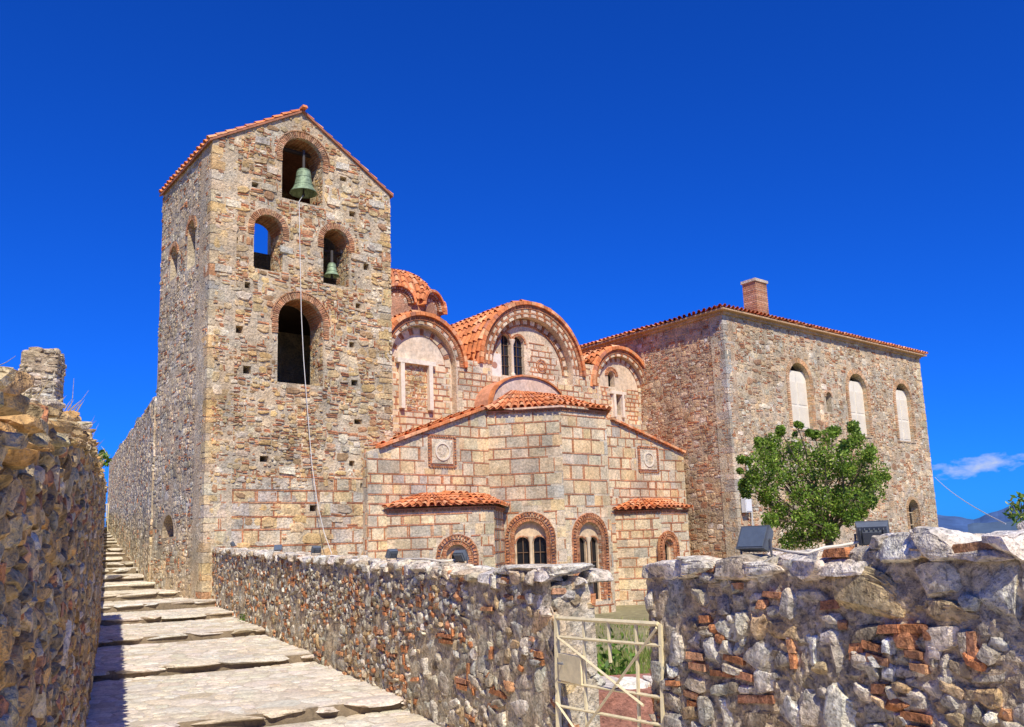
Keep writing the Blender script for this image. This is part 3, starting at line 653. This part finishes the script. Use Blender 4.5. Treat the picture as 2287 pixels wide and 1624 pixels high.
m=MB(); ring(m,PR,SL,.0,.1,-.2,.04,.08,pal=[(1,(.64,.41,.25))]); w=m.build('slit_window',MAS,ms); m=MB(); panel(m,PR,SL.pts(),[],-.4,.03,(.02,)*3); m.build('pane',GLS,w)
m=MB(); ring(m,PR,LO,.0,.15,-.25,.04,.08,legs=LO.zs-LO.zb,pal=[(3,(.64,.41,.22))]); w=m.build('arched_window',MAS,ms); m=MB(); panel(m,PR,LO.pts(),[],-.35,.03,(.02,)*3); m.build('pane',GLS,w)
m=MB()
for k in(.33,.66): pbox(m,PR,LO.u0,LO.u1,LO.zb+(LO.zt-LO.zb)*k-.02,LO.zb+(LO.zt-LO.zb)*k+.02,-.34,-.3,(.6,.5,.35))
pbox(m,PR,LO.uc-.02,LO.uc+.02,LO.zb,LO.zt,-.338,-.302,(.6,.5,.35)); m.build('glazing_bars',WOOD,w)
m=MB(); oh=.28; zt=zE+.06; rh=2.0; hd=dL/2
def C4(u,t,z_): return PR.p(u,z_,0)+BK*t
e=[C4(-oh,-oh,zt),C4(wR+oh,-oh,zt),C4(wR+oh,dL,zt),C4(-oh,dL,zt)]; r0,r1=C4(hd,hd,zt+rh),C4(wR-hd,hd,zt+rh)
if wR-hd<hd: r0=r1=C4(wR/2,hd,zt+rh)
for p0,p1,q0,q1 in((e[0],e[1],r0,r1),(e[3],e[0],r0,r0),(e[1],e[2],r1,r1)):
    S=lambda x,b:(p0+(p1-p0)*x)*b+(q0+(q1-q0)*x)*(1-b)
    tiles(m,S,int(np.linalg.norm(p1-p0)/.25),14,k=.66,lift=.15)
m2=[x-A(0,0,.03) for x in e]; m.add(m2+[x-A(0,0,.06) for x in m2],q=BQ,c=(.56,.36,.2))
rf=m.build('roof',TIL,ms,auto=50)
m=MB(); pbox(m,PR,-.02,wR+.02,zE-.14,zE-.01,-.1,.1,(.62,.42,.25)); pbox(m,PLf,-dL,.0,zE-.14,zE-.01,-.1,.1,(.62,.42,.25)); m.build('cornice',MAS,ms)
cx=G(1686,650,36.5); cw=.42; czt=cx[2]+.36; m=MB(); zz=czt-2.2
while zz<czt-.1:
    box(m,A(cx[0],cx[1],zz),PR.D*cw,BK*cw*.8,A(0,0,.033),pick(BRICK)*A(1.1,1.3,1.45)); box(m,A(cx[0],cx[1],zz+.045),PR.D*(cw-.01),BK*(cw*.8-.01),A(0,0,.013),(.66,.53,.4)); zz+=.09
box(m,A(cx[0],cx[1],czt),PR.D*(cw+.05),BK*(cw*.8+.05),A(0,0,.06),(.76,.66,.52)); m.build('chimney',MAS,rf)
m=MB(); u0,z0=PR.uz(1657,1128) 
jb=thing('junction_box','white electrical box fixed to the mansion corner beside the tree','electrical box',PR.p(u0+.05,z0-.2,.1)) 
pbox(m,PR,u0-.12,u0+.25,z0-.28,z0+.28,.06,.25,(.75,.74,.7)); m.build('box_body',WOOD,jb)
m=MB(); pbox(m,PR,u0-.09,u0+.22,z0-.24,z0+.24,.252,.27,(.8,.79,.76)); m.build('door',WOOD,jb)
m=MB(); tube(m,[PR.p(u0+.4,z0-.9,.12),PR.p(u0+.4,z0+.35,.12),PR.p(u0+.35,z0+1.6,.12)],.03,6,(.6,.6,.57)); m.build('conduit',CAB,jb)
# ================================================================ GROUND, PATH
m=MB(); P=[];rs=[0,10,20,40,60,90,140,250,500,1200,3000,8000,16000,30000];nn=48
for r in rs:
    for k in range(nn):
        z=-.62 if r<=60 else -.62-min(160,(r-60)**.9*.28); P.append(A(r*math.cos(2*PI*k/nn),r*math.sin(2*PI*k/nn)+15,z))
m.add(P,q=[(i*nn+k,i*nn+(k+1)%nn,(i+1)*nn+(k+1)%nn,(i+1)*nn+k) for i in range(len(rs)-1) for k in range(nn)],c=(.28,.25,.13)); m.build('ground',EAR,kind='structure')
for (dist,a0,a1,hs,haze_col) in ((8500,22,44,1.,(.06,.12,.26)),(5200,27,46,.45,(.08,.13,.20))):  # bluish colours paint the distance haze into the hills
    m=MB(); P=[];n=70
    for j in range(6):
        for i in range(n+1):
            an=rd(a0+(a1-a0)*i/n); t=i/n; hgt=(60+200*min(1,t*1.4)+30*math.sin(t*19)+18*math.sin(t*41+1)+8*math.sin(t*97))*hs*dist/8500
            d=dist*(.82+.04*j) if j<5 else dist*1.1; P.append(A(d*math.sin(an),d*math.cos(an),-170+(hgt+170)*(j/4)**1.3 if j<5 else -170))
    m.add(P,q=[(j*(n+1)+i,j*(n+1)+i+1,(j+1)*(n+1)+i+1,(j+1)*(n+1)+i) for j in range(5) for i in range(n)],c=haze_col); m.build('hills',HIL,kind='structure')
pa=rd(-26); pd=A(math.sin(pa),math.cos(pa),0); pt=A(math.cos(pa),-math.sin(pa),0)
edges=[-4.,4.,9.4,13.2,16.8,20.2,22.6]; zs=[-.24,-.12,0,.12,.24,.36,.52]
e_,z_=22.6,.52
while e_<60: e_+=2.25; z_+=.185; edges.append(e_); zs.append(z_)
def tlim(s):
    def hit(pl): q=pl.o-pd[:2]*s; return (q@pl.n)/(pt[:2]@pl.n)
    return hit(LF),(hit(MW) if s<21 else min(hit(MW),9) if s<25 else max(hit(MW),hit(LWp)))
FLG=mat('flagstone',bs=20,bd=.03,bst=.8,var=.26,coarse=3,tint=.03,pits=.15)
m=MB(); fl=MB()
for i in range(len(edges)-1):
    s0,s1,z0=edges[i],edges[i+1],zs[i]; zp=zs[i-1] if i else z0-.12
    l0,r0_=tlim(s0); l1,r1_=tlim(s1); l0-=.5;l1-=.5;r0_+=.5;r1_+=.5
    if s0>18: l0-=1.5;l1-=1.5;r0_+=1.;r1_+=1.
    v=[pd*(s0+.12)+pt*l0,pd*(s0+.12)+pt*r0_,pd*s1+pt*r1_,pd*s1+pt*l1]; v=[q+A(0,0,z0-.6) for q in v]+[q+A(0,0,z0-.004) for q in v]
    m.add(v,q=BQ,c=(.62,.54,.42))
    # recessed riser, its colour darkened to paint shade under overhanging nosing slabs
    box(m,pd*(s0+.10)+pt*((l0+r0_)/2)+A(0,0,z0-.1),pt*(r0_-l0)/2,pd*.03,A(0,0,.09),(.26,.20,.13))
    t=l0; th_=.028 if s0<23 else .05
    while t<r0_:
        w=U(.3,1.0) if s0<24 else U(.5,1.1); wob=.03*math.sin(t*2.3+s0)+U(-.012,.02); rr=U(-.05,.05)
        rock(fl,pd*(s0+.17+wob)+pt*(t+w/2)+A(0,0,z0-th_+U(-.004,.006)),(pt+pd*rr)*w*.55,(pd-pt*rr)*U(.18,.22),A(0,0,th_+.012),pick(FLAG,.1),4 if s0<14 else 3)
        t+=w*.98
    if s0<34:
        cells=[]; split(s0+.28,s1,l0,r0_,.32,1.2,cells)
        for a,b,c,d in cells:
            s_,t_=(a+b)/2+.12*math.sin(c*3),(c+d)/2+.12*math.sin(a*3); r=U(-.5,.5)
            rock(fl,pd*s_+pt*t_+A(0,0,z0+U(-.014,-.008)),(pt*math.cos(r)-pd*math.sin(r))*(d-c)*.52,A(0,0,.017),(pd*math.cos(r)+pt*math.sin(r))*(b-a)*.52,pick(FLAG,.08),2)
pth=m.build('path',PAV,kind='structure'); fl.build('paving_stones',FLG,pth,auto=30)
LT=sorted([LF.uz(x,y) for x,y in((0,905),(60,925),(120,945),(165,960),(188,985),(203,1015))])
uE=LT[-1][0]
LT=[(LT[0][0]-8,LT[0][1]-1.0)]+LT+[(max(uE+4,9.),LT[-1][1]+.45)]
uend=min(LT[-1][0],9.)
def ltop(u):
    for (a,b),(c,d) in zip(LT,LT[1:]):
        if u<=c: return b+(d-b)*(u-a)/(c-a)+.035*math.sin(u*5.3)+.03*math.sin(u*11+1)
    return LT[-1][1]
m=MB(); P=[]
for j in range(9):
    for i in range(31):
        u=-9+60*i/30; P.append(LF.p(u,(min(ltop(u),3.4)-.12 if u<uend else 2.6+.045*(u-9))+U(-.05,.05)+(0 if j<2 else -.03*j),-.25-1.5*j))
m.add(P,q=[(j*31+i,j*31+i+1,(j+1)*31+i+1,(j+1)*31+i) for j in range(8) for i in range(30)],c=(.30,.23,.13)); m.build('hillside_bank',EAR,kind='structure')
# ================================================================ FOREGROUND WALLS
def wall(pl,u0,u1,top,zb_,s,pal,lvlf,thick=.5,mort=(.58,.485,.35),brick=.06,ends=(True,True),sz=None,capz=None,prot=(.014,.052),capr=1.,gres=.06,sup=(.8,.6),svar=.45,mo=.012):
    m=MB(); n=40
    ol=[(u0,zb_),(u1,zb_)]+[(u1+(u0-u1)*i/n,top(u1+(u0-u1)*i/n)-.05) for i in range(n+1)]
    panel(m,pl,ol,[],-.05,thick-.07,mort)
    nu,nz=int((u1-u0)/gres),int((top((u0+u1)/2)-zb_)/gres); R=rng.normal(0,.006,(nz+1,nu+1)); P=[]
    for j in range(nz+1):
        for i in range(nu+1):
            u=u0+(u1-u0)*i/nu; z=zb_+(top(u)-.03-zb_)*j/nz
            P.append(pl.p(u,z,mo+R[j,i]+.011*math.sin(u*17+3*math.sin(z*9))*math.sin(z*21+2*math.sin(u*11))))
    m.add(P,q=[(j*(nu+1)+i,j*(nu+1)+i+1,(j+1)*(nu+1)+i+1,(j+1)*(nu+1)+i) for j in range(nz) for i in range(nu)],c=mort)
    tm=max(top(u0),top(u1),top((u0+u1)/2))
    rubble(m,pl,u0,u1,zb_,tm+.02,s,1.4,lambda u,z: u0<=u<=u1 and z<top(u)-.02,pal,3,prot,0,brick,.53,.3,lvlf,.5,sz,sup=sup,svar=svar)
    for e,uu in zip(ends,(u0,u1)):
        if not e: continue
        pe=Pl(pl.p(u0+.02,0,-thick)[:2],pl.a+90) if uu==u0 else Pl(pl.p(u1-.02,0,0)[:2],pl.a-90)
        rubble(m,pe,0,thick,zb_,top(uu),s,1.3,lambda u,z: z<top(uu)-.02,pal,3,(.01,.04),0,brick,.5,.4,lambda u:lvlf(uu),.1)
    u=u0
    while u<u1:
        kk=(sz(u) if sz else 1)*capr; v=-.02; wmx=0
        while v<thick-.05:
            w=U(.16,.4)*kk; d=U(.14,.3)*kk; hh=U(.045,.085)*kk
            rock(m,pl.p(u+w/2+U(-.05,.05),top(u)-.03+U(-.03,.02),-v-d/2+.04),pl.D*w*.56+pl.N*U(-.04,.04),pl.N*d*.56,A(U(-.01,.01),0,hh),pick(capz or pal),lvlf(u)); v+=d; wmx=max(wmx,w)
        u+=wmx*.8
    return m
mu_s=-2.; mu_e=MW.u(1240,1500); ru0=MW.u(1458,1500); ru1=MW.u(2287,1400)+2.2
um0,zm0=MW.uz(458,1225); zm1=MW.z(1240,1292)
mtop=lambda u: zm0+(zm1-zm0)*(u-um0)/(mu_e-um0)+.02*math.sin(u*2.1)
CAPL=[(4,(.72,.63,.50)),(2,(.66,.53,.37)),(2,(.78,.70,.57))]
m=wall(MW,mu_s,mu_e,mtop,-.5,.165,FG,lambda u:3,thick=.4,sz=lambda u:1.2 if u<6 else 1.,capz=CAPL,brick=.14,capr=.85)
for x0,x1 in((1108,1225),(1232,1330)):
    a=MW.u(x0,1290); b=min(MW.u(x1,1290),mu_e+.05) if x1<1300 else mu_e+.08
    if x1>1300: a=mu_e-.16
    rock(m,MW.p((a+b)/2,mtop(a)+.035,-.17),MW.D*max(.14,(b-a)/2),MW.N*.22,A(0,0,.045),(.72,.65,.52),4)
m.build('low_wall',FGM,auto=26,label='long low rubble wall descending beside the steps from tower to the gate',cat='wall')
RT=sorted([MW.uz(x,y) for x,y in((1458,1262),(1620,1250),(1800,1250),(1930,1222),(2060,1205),(2280,1190))]); RT=[(RT[0][0]-1,RT[0][1])]+RT+[(RT[-1][0]+4,RT[-1][1]+.03)]
def rtop(u): return float(np.interp(u,[a for a,b in RT],[b for a,b in RT]))+.010*math.sin(u*9)
m=wall(MW,ru0,ru1,rtop,-.4,.165,FG,lambda u:4,thick=.55,capz=CAPL,brick=.22,prot=(.02,.062),gres=.025,sup=(.55,.45),svar=.5,mort=(.52,.42,.29))
m.build('garden_wall',FGM,auto=26,label='thick rubble wall at lower right carrying two large floodlights beside the gate',cat='wall')
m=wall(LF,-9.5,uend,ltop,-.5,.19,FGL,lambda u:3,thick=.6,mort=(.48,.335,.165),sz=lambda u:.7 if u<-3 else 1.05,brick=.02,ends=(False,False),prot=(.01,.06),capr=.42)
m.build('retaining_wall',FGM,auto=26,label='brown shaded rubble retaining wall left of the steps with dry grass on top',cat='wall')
c=G(90,930,9.3); m=MB(); d=Pl(c[:2],78); w=.17
foot=[(-w,-w),(w,-w),(w,w),(-w,w)]; pc=[A(c[0],c[1],0)+d.D*a-d.N*b for a,b in foot]
zt_=EZ+(1249-782)/1950*9.3
panel(m,Pl(pc[0],78),[(0,1.8),(2*w,1.8),(2*w,zt_-.03),(0,zt_-.03)],[],0,2*w,(.5,.4,.27))
for k,ang in enumerate((78,-12,-102,168)):
    pl=Pl(pc[k],ang); rubble(m,pl,0,2*w,1.8,zt_,.075,1.9,lambda u,z:True,TOWG,2,(.0,.03),0,.04,.52,.15,None,.1,smear=0)
for k in range(9): rock(m,A(c[0],c[1],zt_)+d.D*U(-.13,.13)+d.N*U(-.13,.13),d.D*.08,d.N*.08,A(0,0,U(.03,.06)),pick(TOWG),3)
for k in range(16): rock(m,A(c[0],c[1],2.35+U(-.1,.35))+d.D*U(-.28,.28)+d.N*U(.1,.3),d.D*.1,d.N*.08,A(0,0,U(.05,.09)),pick(FGL),3)
m.build('ruined_pillar',MAS,label='square broken stone pillar standing behind the left retaining wall',cat='pillar')
# ================================================================ GATE
gp=MW.p(mu_e,0,.02); gt=thing('metal_gate','cream painted iron gate with crossed diagonal bars between the two rubble walls','gate',gp)
GP=MW.shift(.03); CR=(.86,.74,.45)
def bar(m,x0,y0,x1,y1,r=.014,off=0): tube(m,[GP.p(*GP.uz(x0,y0),off),GP.p(*GP.uz(x1,y1),off)],r,4,CR)
m=MB(); bar(m,1243,1372,1250,1720,.022); bar(m,1240,1380,1470,1394,.016); bar(m,1475,1394,1487,1780,.016); bar(m,1250,1700,1487,1770,.016); m.build('frame',IRON,gt)
for s in((1303,1382,1314,1718),(1358,1385,1364,1480),(1421,1391,1432,1755)):
    m=MB(); bar(m,*s,.012); m.build('upright_bar',IRON,gt)
for s in((1245,1422,1478,1442),(1247,1521,1480,1558),(1248,1576,1482,1620),(1249,1640,1484,1695)):
    m=MB(); bar(m,*s,.011,.004); m.build('cross_bar',IRON,gt)
for s in((1250,1424,1440,1575),(1300,1640,1470,1402),(1246,1568,1330,1690)):
    m=MB(); bar(m,*s,.011,.012); m.build('diagonal_bar',IRON,gt)
m=MB(); a=GP.uz(1254,1518); b=GP.uz(1301,1468); pbox(m,GP,a[0],b[0],a[1],b[1],-.02,.02,CR); lk=m.build('lock_plate',IRON,gt)
m=MB(); q=GP.uz(1262,1480); tube(m,[GP.p(q[0],q[1],.02),GP.p(q[0],q[1],.06),GP.p(q[0]+.07,q[1],.06)],.007,6,(.2,.2,.2)); m.build('handle',IRON,lk)
fg=thing('far_gate','pale iron gate far up at the top of the steps','gate',G(228,1190,50))
c0=G(214,1192,50); c1=G(240,1192,50); m=MB()
for zq in(.1,.9,1.65): tube(m,[c0+A(0,0,zq),c1+A(0,0,zq)],.03,4,CR)
for k in(0,6): q=c0+(c1-c0)*k/6; tube(m,[q,q+A(0,0,1.7)],.045,4,CR)
m.build('frame',IRON,fg)
for k in range(1,6):
    m=MB(); q=c0+(c1-c0)*k/6; tube(m,[q,q+A(0,0,1.7)],.025,4,CR); m.build('bar',IRON,fg)
# ================================================================ FLOODLIGHTS
def mkflood():
    t=thing('floodlight','x','floodlight'); Z=A(0,0,1); tl=rd(28); f=A(0,math.cos(tl),math.sin(tl)); up=A(0,-math.sin(tl),math.cos(tl)); c=A(0,0,.13)
    m=MB(); box(m,c-f*.01,A(.095,0,0),up*.07,f*.03,(.13,.15,.17),1.12); box(m,c-f*.055,A(.06,0,0),up*.045,f*.02,(.10,.11,.12))
    for k in range(6): box(m,c-f*.045+A(-.075+.03*k,0,0),A(.003,0,0),up*.06,f*.022,(.12,.13,.14))
    m.build('housing',IRON,t)
    m=MB(); box(m,c+f*.024,A(.108,0,0),up*.08,f*.006,(.10,.11,.12)); m.build('rim',IRON,t); m=MB(); box(m,c+f*.0315,A(.095,0,0),up*.068,f*.002,(.3,.35,.4)); m.build('glass',LEN,t)
    m=MB(); tube(m,[c+A(-.115,0,0),A(-.115,0,.03),A(-.115,0,.012),A(.115,0,.012),A(.115,0,.03),c+A(.115,0,0)],.008,5,(.12,.12,.13)); box(m,A(0,0,.006),A(.05,0,0),A(0,.04,0),A(0,0,.006),(.12,.12,.13)); m.build('bracket',IRON,t)
    return t
proto=mkflood(); used=[0]
def flood(p,yaw,sc,label):
    if used[0]==0: o=proto
    else:
        o=proto.copy(); COL.objects.link(o)
        for chd in list(proto.children):
            c2=chd.copy(); COL.objects.link(c2); c2.parent=o
    used[0]=1
    o.location=[float(x) for x in p]; o.rotation_euler=(0,0,yaw); o.scale=(sc,)*3; tag(o,label,'floodlight','floodlights along the wall tops')
def wt(px,off,topf,dz=.03):
    pl=MW.shift(off); u=pl.u(px,1250); return pl.p(u,topf(u)+dz)
flood(wt(1690,-.06,rtop,-.01),rd(128),.88,'large floodlight with pale glass on the garden wall, left of the tree')
flood(wt(1955,-.3,rtop,.0),rd(-25),.74,'large dark floodlight on the garden wall at far right below the mansion')
flood(wt(875,-.25,mtop),rd(50),.7,'floodlight on the low wall in front of the left apse, at the cable\'s left end')
flood(wt(1030,-.25,mtop),rd(-40),.7,'floodlight on the low wall at the right end of the pale cable')
flood(wt(706,-.2,mtop),rd(40),.7,'floodlight on the low wall under the rope\'s lower end')
flood(wt(621,-.2,mtop),rd(180),.7,'small dark floodlight on the low wall below the tower middle, left of the rope')
flood(wt(458,-.2,mtop,.1),rd(20),.8,'floodlight where the low wall meets the tower\'s front corner')
flood(wt(520,-.2,mtop),rd(-60),.75,'low dark floodlight on the low wall just right of the tower corner')
for px,lb in((298,'tiny floodlight on top of the long boundary wall, nearer the tower'),(263,'tiny floodlight on top of the long boundary wall, farthest from the tower'),(341,'tiny floodlight where the boundary wall meets the tower')):
    u=LWp.u(px,1000); flood(LWp.p(u,topLW(u)+.05,-.2),rd(160),1.5,lb)
m=MB(); pts=[wt(1722,-.15,rtop,.05),wt(1760,-.08,rtop,.035),wt(1808,-.02,rtop,.04),wt(1842,-.12,rtop,.065),wt(1880,-.2,rtop,.065),wt(1940,-.28,rtop,.065)]
tube(m,pts,.008,8,(.8,.72,.56)); m.build('cable',CAB,smooth=True,label='thick cream cable joining the two large floodlights on the garden wall',cat='cable')
m=MB(); tube(m,[wt(888,-.2,mtop,.06),wt(910,-.12,mtop,.05),wt(950,-.1,mtop,.06),wt(990,-.14,mtop,.05),wt(1020,-.25,mtop,.07)],.012,8,(.8,.72,.56)); m.build('cable',CAB,smooth=True,label='pale cable on the low wall in front of the left apse',cat='cable')
m=MB(); a,b=G(2088,1066,41),G(2246,1170,18); tube(m,[a+(b-a)*t-A(0,0,.5*4*t*(1-t)*.3) for t in np.linspace(0,1,9)],.012,5,(.6,.6,.6)); m.build('guy_wire',CAB,label='thin wire slanting down from the right edge of the mansion',cat='wire')
# ================================================================ COURTYARD
q=G(1405,1500,8.6); m=MB(); box(m,A(q[0]+.1,q[1]+.5,.0),A(.9,.1,0),A(-.05,.5,0),A(0,0,.2),(.44,.2,.14)) 
for k in range(7): rock(m,A(q[0]-.75+k*.27,q[1]+.3+.02*k,.22),A(.15,0,0),A(0,.3,0),A(0,0,.035),pick(FLAG),3)
m.build('stone_step',ASH,label='reddish stone step with pale slab top seen through the gate',cat='step')
m=MB()
GRC=[(3,(.20,.30,.05)),(2,(.36,.36,.11)),(1,(.5,.43,.2))]
for k in range(17000):
    x,y=(U(-1,7),U(9.5,25)) if k<6000 else (U(.8,4.2),U(9.8,18))
    if (x-1.5)/(y)>.35: continue
    h=U(.05,.18); a=U(0,6); d=A(math.cos(a),math.sin(a),0)*.014; l=A(U(-.04,.04),U(-.04,.04),h); p=A(x,y,-.62); m.add([p-d,p+d,p+l],t=[(0,1,2)],c=pick(GRC,.3))
m.build('grass',LEAF,kind='stuff',label='short grass in the churchyard behind the gate',cat='grass')
def tuft(p,r,n,size,pal,name,label,cat,h=1.):
    t=thing(name,label,cat,p); m=MB(); leaves(m,[p+A(0,0,r*.6*h)],[r],n,size,pal,h); m.build('foliage',LEAF,t)
    for k in range(4): m=MB(); tube(m,[p,p+A(U(-r,r)*.6,U(-r,r)*.6,r*h)],.006,4,(.12,.14,.05)); m.build('stem',BARK,t)
GR=[(3,(.12,.24,.03)),(2,(.2,.32,.05)),(1,(.07,.14,.02))]
tuft(G(1374,1462,12.5)*A(1,1,0)+A(0,0,-.62),.3,260,.07,GR,'weed','leafy green weed growing behind the gate opening','plant',2.)
tuft(GZ(541,1386,.3),.09,50,.03,GR,'weed','tiny green weed at the foot of the low wall by the steps','plant')
tuft(G(2280,1160,9.),.14,110,.04,GR+[(2,(.5,.5,.12))],'shrub','yellow green shrub tip at the right edge above the garden wall','shrub',1.2)
tuft(G(62,925,8.6),.11,160,.035,[(2,(.28,.31,.15)),(1,(.38,.38,.2))],'shrub','grey green shrub at the foot of the ruined pillar','shrub')
tuft(G(226,1035,24.),.22,120,.1,GR,'shrub','small dark green shrub beyond the end of the retaining wall','shrub')
m=MB()
cl_=[(U(-7.5,2.),U(.05,.5)) for _ in range(80)]
for _ in range(4600):
    cu,co=random.choice(cl_); u=cu+random.gauss(0,.12); o=-co+random.gauss(0,.05); z=ltop(u)-.02; h=U(.03,.14)*(1.8 if U(0,1)<.06 else 1); p=LF.p(u,z,o); a=U(0,6); d=A(math.cos(a),math.sin(a),0)*.0022; l=A(U(-.09,.09),U(-.09,.09),h)
    m.add([p-d,p+d,p+l*.6+d*.5+A(0,0,.01),p+l],q=[(0,1,2,3)],c=pick([(3,(.66,.5,.24)),(2,(.5,.37,.17)),(1,(.36,.34,.13))],.25))
m.build('dry_grass',LEAF,kind='stuff',label='dry straw coloured grass along the top of the retaining wall',cat='grass')
for (x,y,x2,y2) in ((140,960,198,872),(150,940,165,845),(145,1000,215,940),(160,985,220,1000),(-10,820,35,795),(150,930,185,900)):
    a,b=G(x,y,6.5),G(x2,y2,6.5); m=MB(); tube(m,[a,(a+b)/2+A(U(-.02,.02),0,U(-.01,.03)),b],[.004,.003,.0015],4,(.5,.42,.3))
    m.build('dry_twig',BARK,label='bare dry twig sticking up from the left retaining wall top',cat='twig',group='bare dry twigs on the retaining wall')
# ================================================================ TREE
tb=G(1848,1225,24.); tb[2]=-.62; tr=thing('orange_tree','bushy green tree with tangled bare inner branches in front of the mansion','tree',tb)
m=MB(); BR=(.15,.115,.075)
fk=G(1850,1195,24.)
tube(m,[tb,(tb+fk)/2+A(.06,0,0),fk],[.16,.13,.11],8,BR); m.build('trunk',BARK,tr)
cl=[(1700,1035,36),(1685,1065,28),(1738,1018,34),(1785,1005,34),(1830,1012,36),(1880,1018,34),(1902,985,22),(1928,1035,34),(1952,1065,26),(1740,1068,36),(1790,1050,38),(1838,1050,34),(1885,1060,34),(1715,1105,30),(1800,1200,38),(1835,1190,32),(1785,1165,38),(1912,1105,32),(1946,1108,26),(1752,972,14),(1858,975,18),(1812,968,14),(1664,1040,12),(1972,1058,12),(1712,998,18),(1780,1095,36),(1770,1205,30),(1898,962,14),(1932,1078,26),(1693,985,10),(1778,958,10),(1948,1016,14),(1668,1090,14),(1905,1150,22),(1745,1140,34),(1825,1110,32),(1865,1100,28),(1820,1150,34),(1730,1170,20),(1878,1135,22),(1925,1135,20),(1860,1185,20)]
Cc=[];Rr=[]
for x,y,r in cl:
    m=MB()
    for k in range(3):
        c=G(x+U(-14,14),y+U(-14,14),24+U(-1.3,1.3)); Cc.append(c); Rr.append(r/81*U(.45,.98))
    mid=fk+(c-fk)*.5+A(U(-.2,.2),U(-.2,.2),U(-.1,.2)); tube(m,[fk+A(U(-.05,.05),0,U(-.3,.1)),mid,c],[.04,.025,.01],5,BR)
    for q in range(7):
        st=mid+(c-mid)*U(0,.9); tube(m,[st,st+A(*rng.normal(0,.28,3))],[.010,.004],4,BR)
    m.build('branch',BARK,tr)
m=MB(); leaves(m,Cc,Rr,29000,.052,[(4,(.17,.28,.03)),(3,(.26,.38,.045)),(1.4,(.07,.14,.02)),(.8,(.40,.48,.09))]); m.build('crown',LEAF,tr)
# ================================================================ LIGHT, WORLD
sd=Vector((.27,-1,0)).normalized()*math.cos(rd(49))+Vector((0,0,math.sin(rd(49))))
ld=bpy.data.lights.new('sun','SUN'); ld.energy=5; ld.angle=rd(.5); ld.color=(1,.93,.79); lo=bpy.data.objects.new('sun',ld); COL.objects.link(lo); lo.rotation_euler=sd.to_track_quat('Z','Y').to_euler()
w=bpy.data.worlds.new('World'); SC.world=w; w.use_nodes=True; nt=w.node_tree; N=nt.nodes; L=nt.links; bg=N['Background']
sky=N.new('ShaderNodeTexSky'); sky.sky_type='NISHITA'; sky.sun_disc=False; sky.sun_elevation=rd(49); sky.sun_rotation=PI-.27; sky.altitude=600; sky.dust_density=.3; sky.ozone_density=3
mx=N.new('ShaderNodeVectorMath'); mx.operation='MULTIPLY'; mx.inputs[1].default_value=(.05,.44,1.6); L.new(sky.outputs[0],mx.inputs[0])
tc=N.new('ShaderNodeTexCoord'); cdv=ray(2190,1038); cdv/=np.linalg.norm(cdv); tv=np.cross(cdv,A(0,0,1)); tv/=np.linalg.norm(tv)
def dot(v):
    d=N.new('ShaderNodeVectorMath'); d.operation='DOT_PRODUCT'; L.new(tc.outputs['Generated'],d.inputs[0]); d.inputs[1].default_value=tuple(v); return d.outputs['Value']
def ma(op,a,b=None):
    n=N.new('ShaderNodeMath'); n.operation=op
    for i,x in enumerate((a,b)):
        if x is None: continue
        if isinstance(x,(int,float)): n.inputs[i].default_value=float(x)
        else: L.new(x,n.inputs[i])
    return n.outputs[0]
upv=np.cross(tv,cdv); a_=ma('DIVIDE',dot(tv),.052); b_=ma('DIVIDE',ma('ADD',dot(upv),ma('MULTIPLY',dot(tv),-.12)),.0095)
rr_=ma('SQRT',ma('ADD',ma('POWER',a_,2),ma('POWER',b_,2)))
ns=N.new('ShaderNodeTexNoise'); ns.inputs['Scale'].default_value=60; ns.inputs['Detail'].default_value=6; mp=N.new('ShaderNodeMapping'); mp.inputs['Scale'].default_value=(1,1,2.2); L.new(tc.outputs['Generated'],mp.inputs[0]); L.new(mp.outputs[0],ns.inputs['Vector'])
f=ma('SUBTRACT',ma('ADD',1.,ma('MULTIPLY',ma('SUBTRACT',ns.outputs['Fac'],.5),2.6)),rr_)
mr=N.new('ShaderNodeMapRange'); mr.inputs['From Min'].default_value=0; mr.inputs['From Max'].default_value=1.1; mr.inputs['To Max'].default_value=.8; L.new(f,mr.inputs['Value'])
front=ma('GREATER_THAN',dot(cdv),0.); fc=ma('MULTIPLY',mr.outputs[0],front)
mix=N.new('ShaderNodeMixRGB'); L.new(fc,mix.inputs[0]); L.new(mx.outputs[0],mix.inputs[1]); mix.inputs[2].default_value=(6.5,7,8,1)
L.new(mix.outputs[0],bg.inputs[0]); bg.inputs[1].default_value=.1
SC.view_settings.view_transform='Standard'; SC.view_settings.look='None'; SC.view_settings.exposure=0
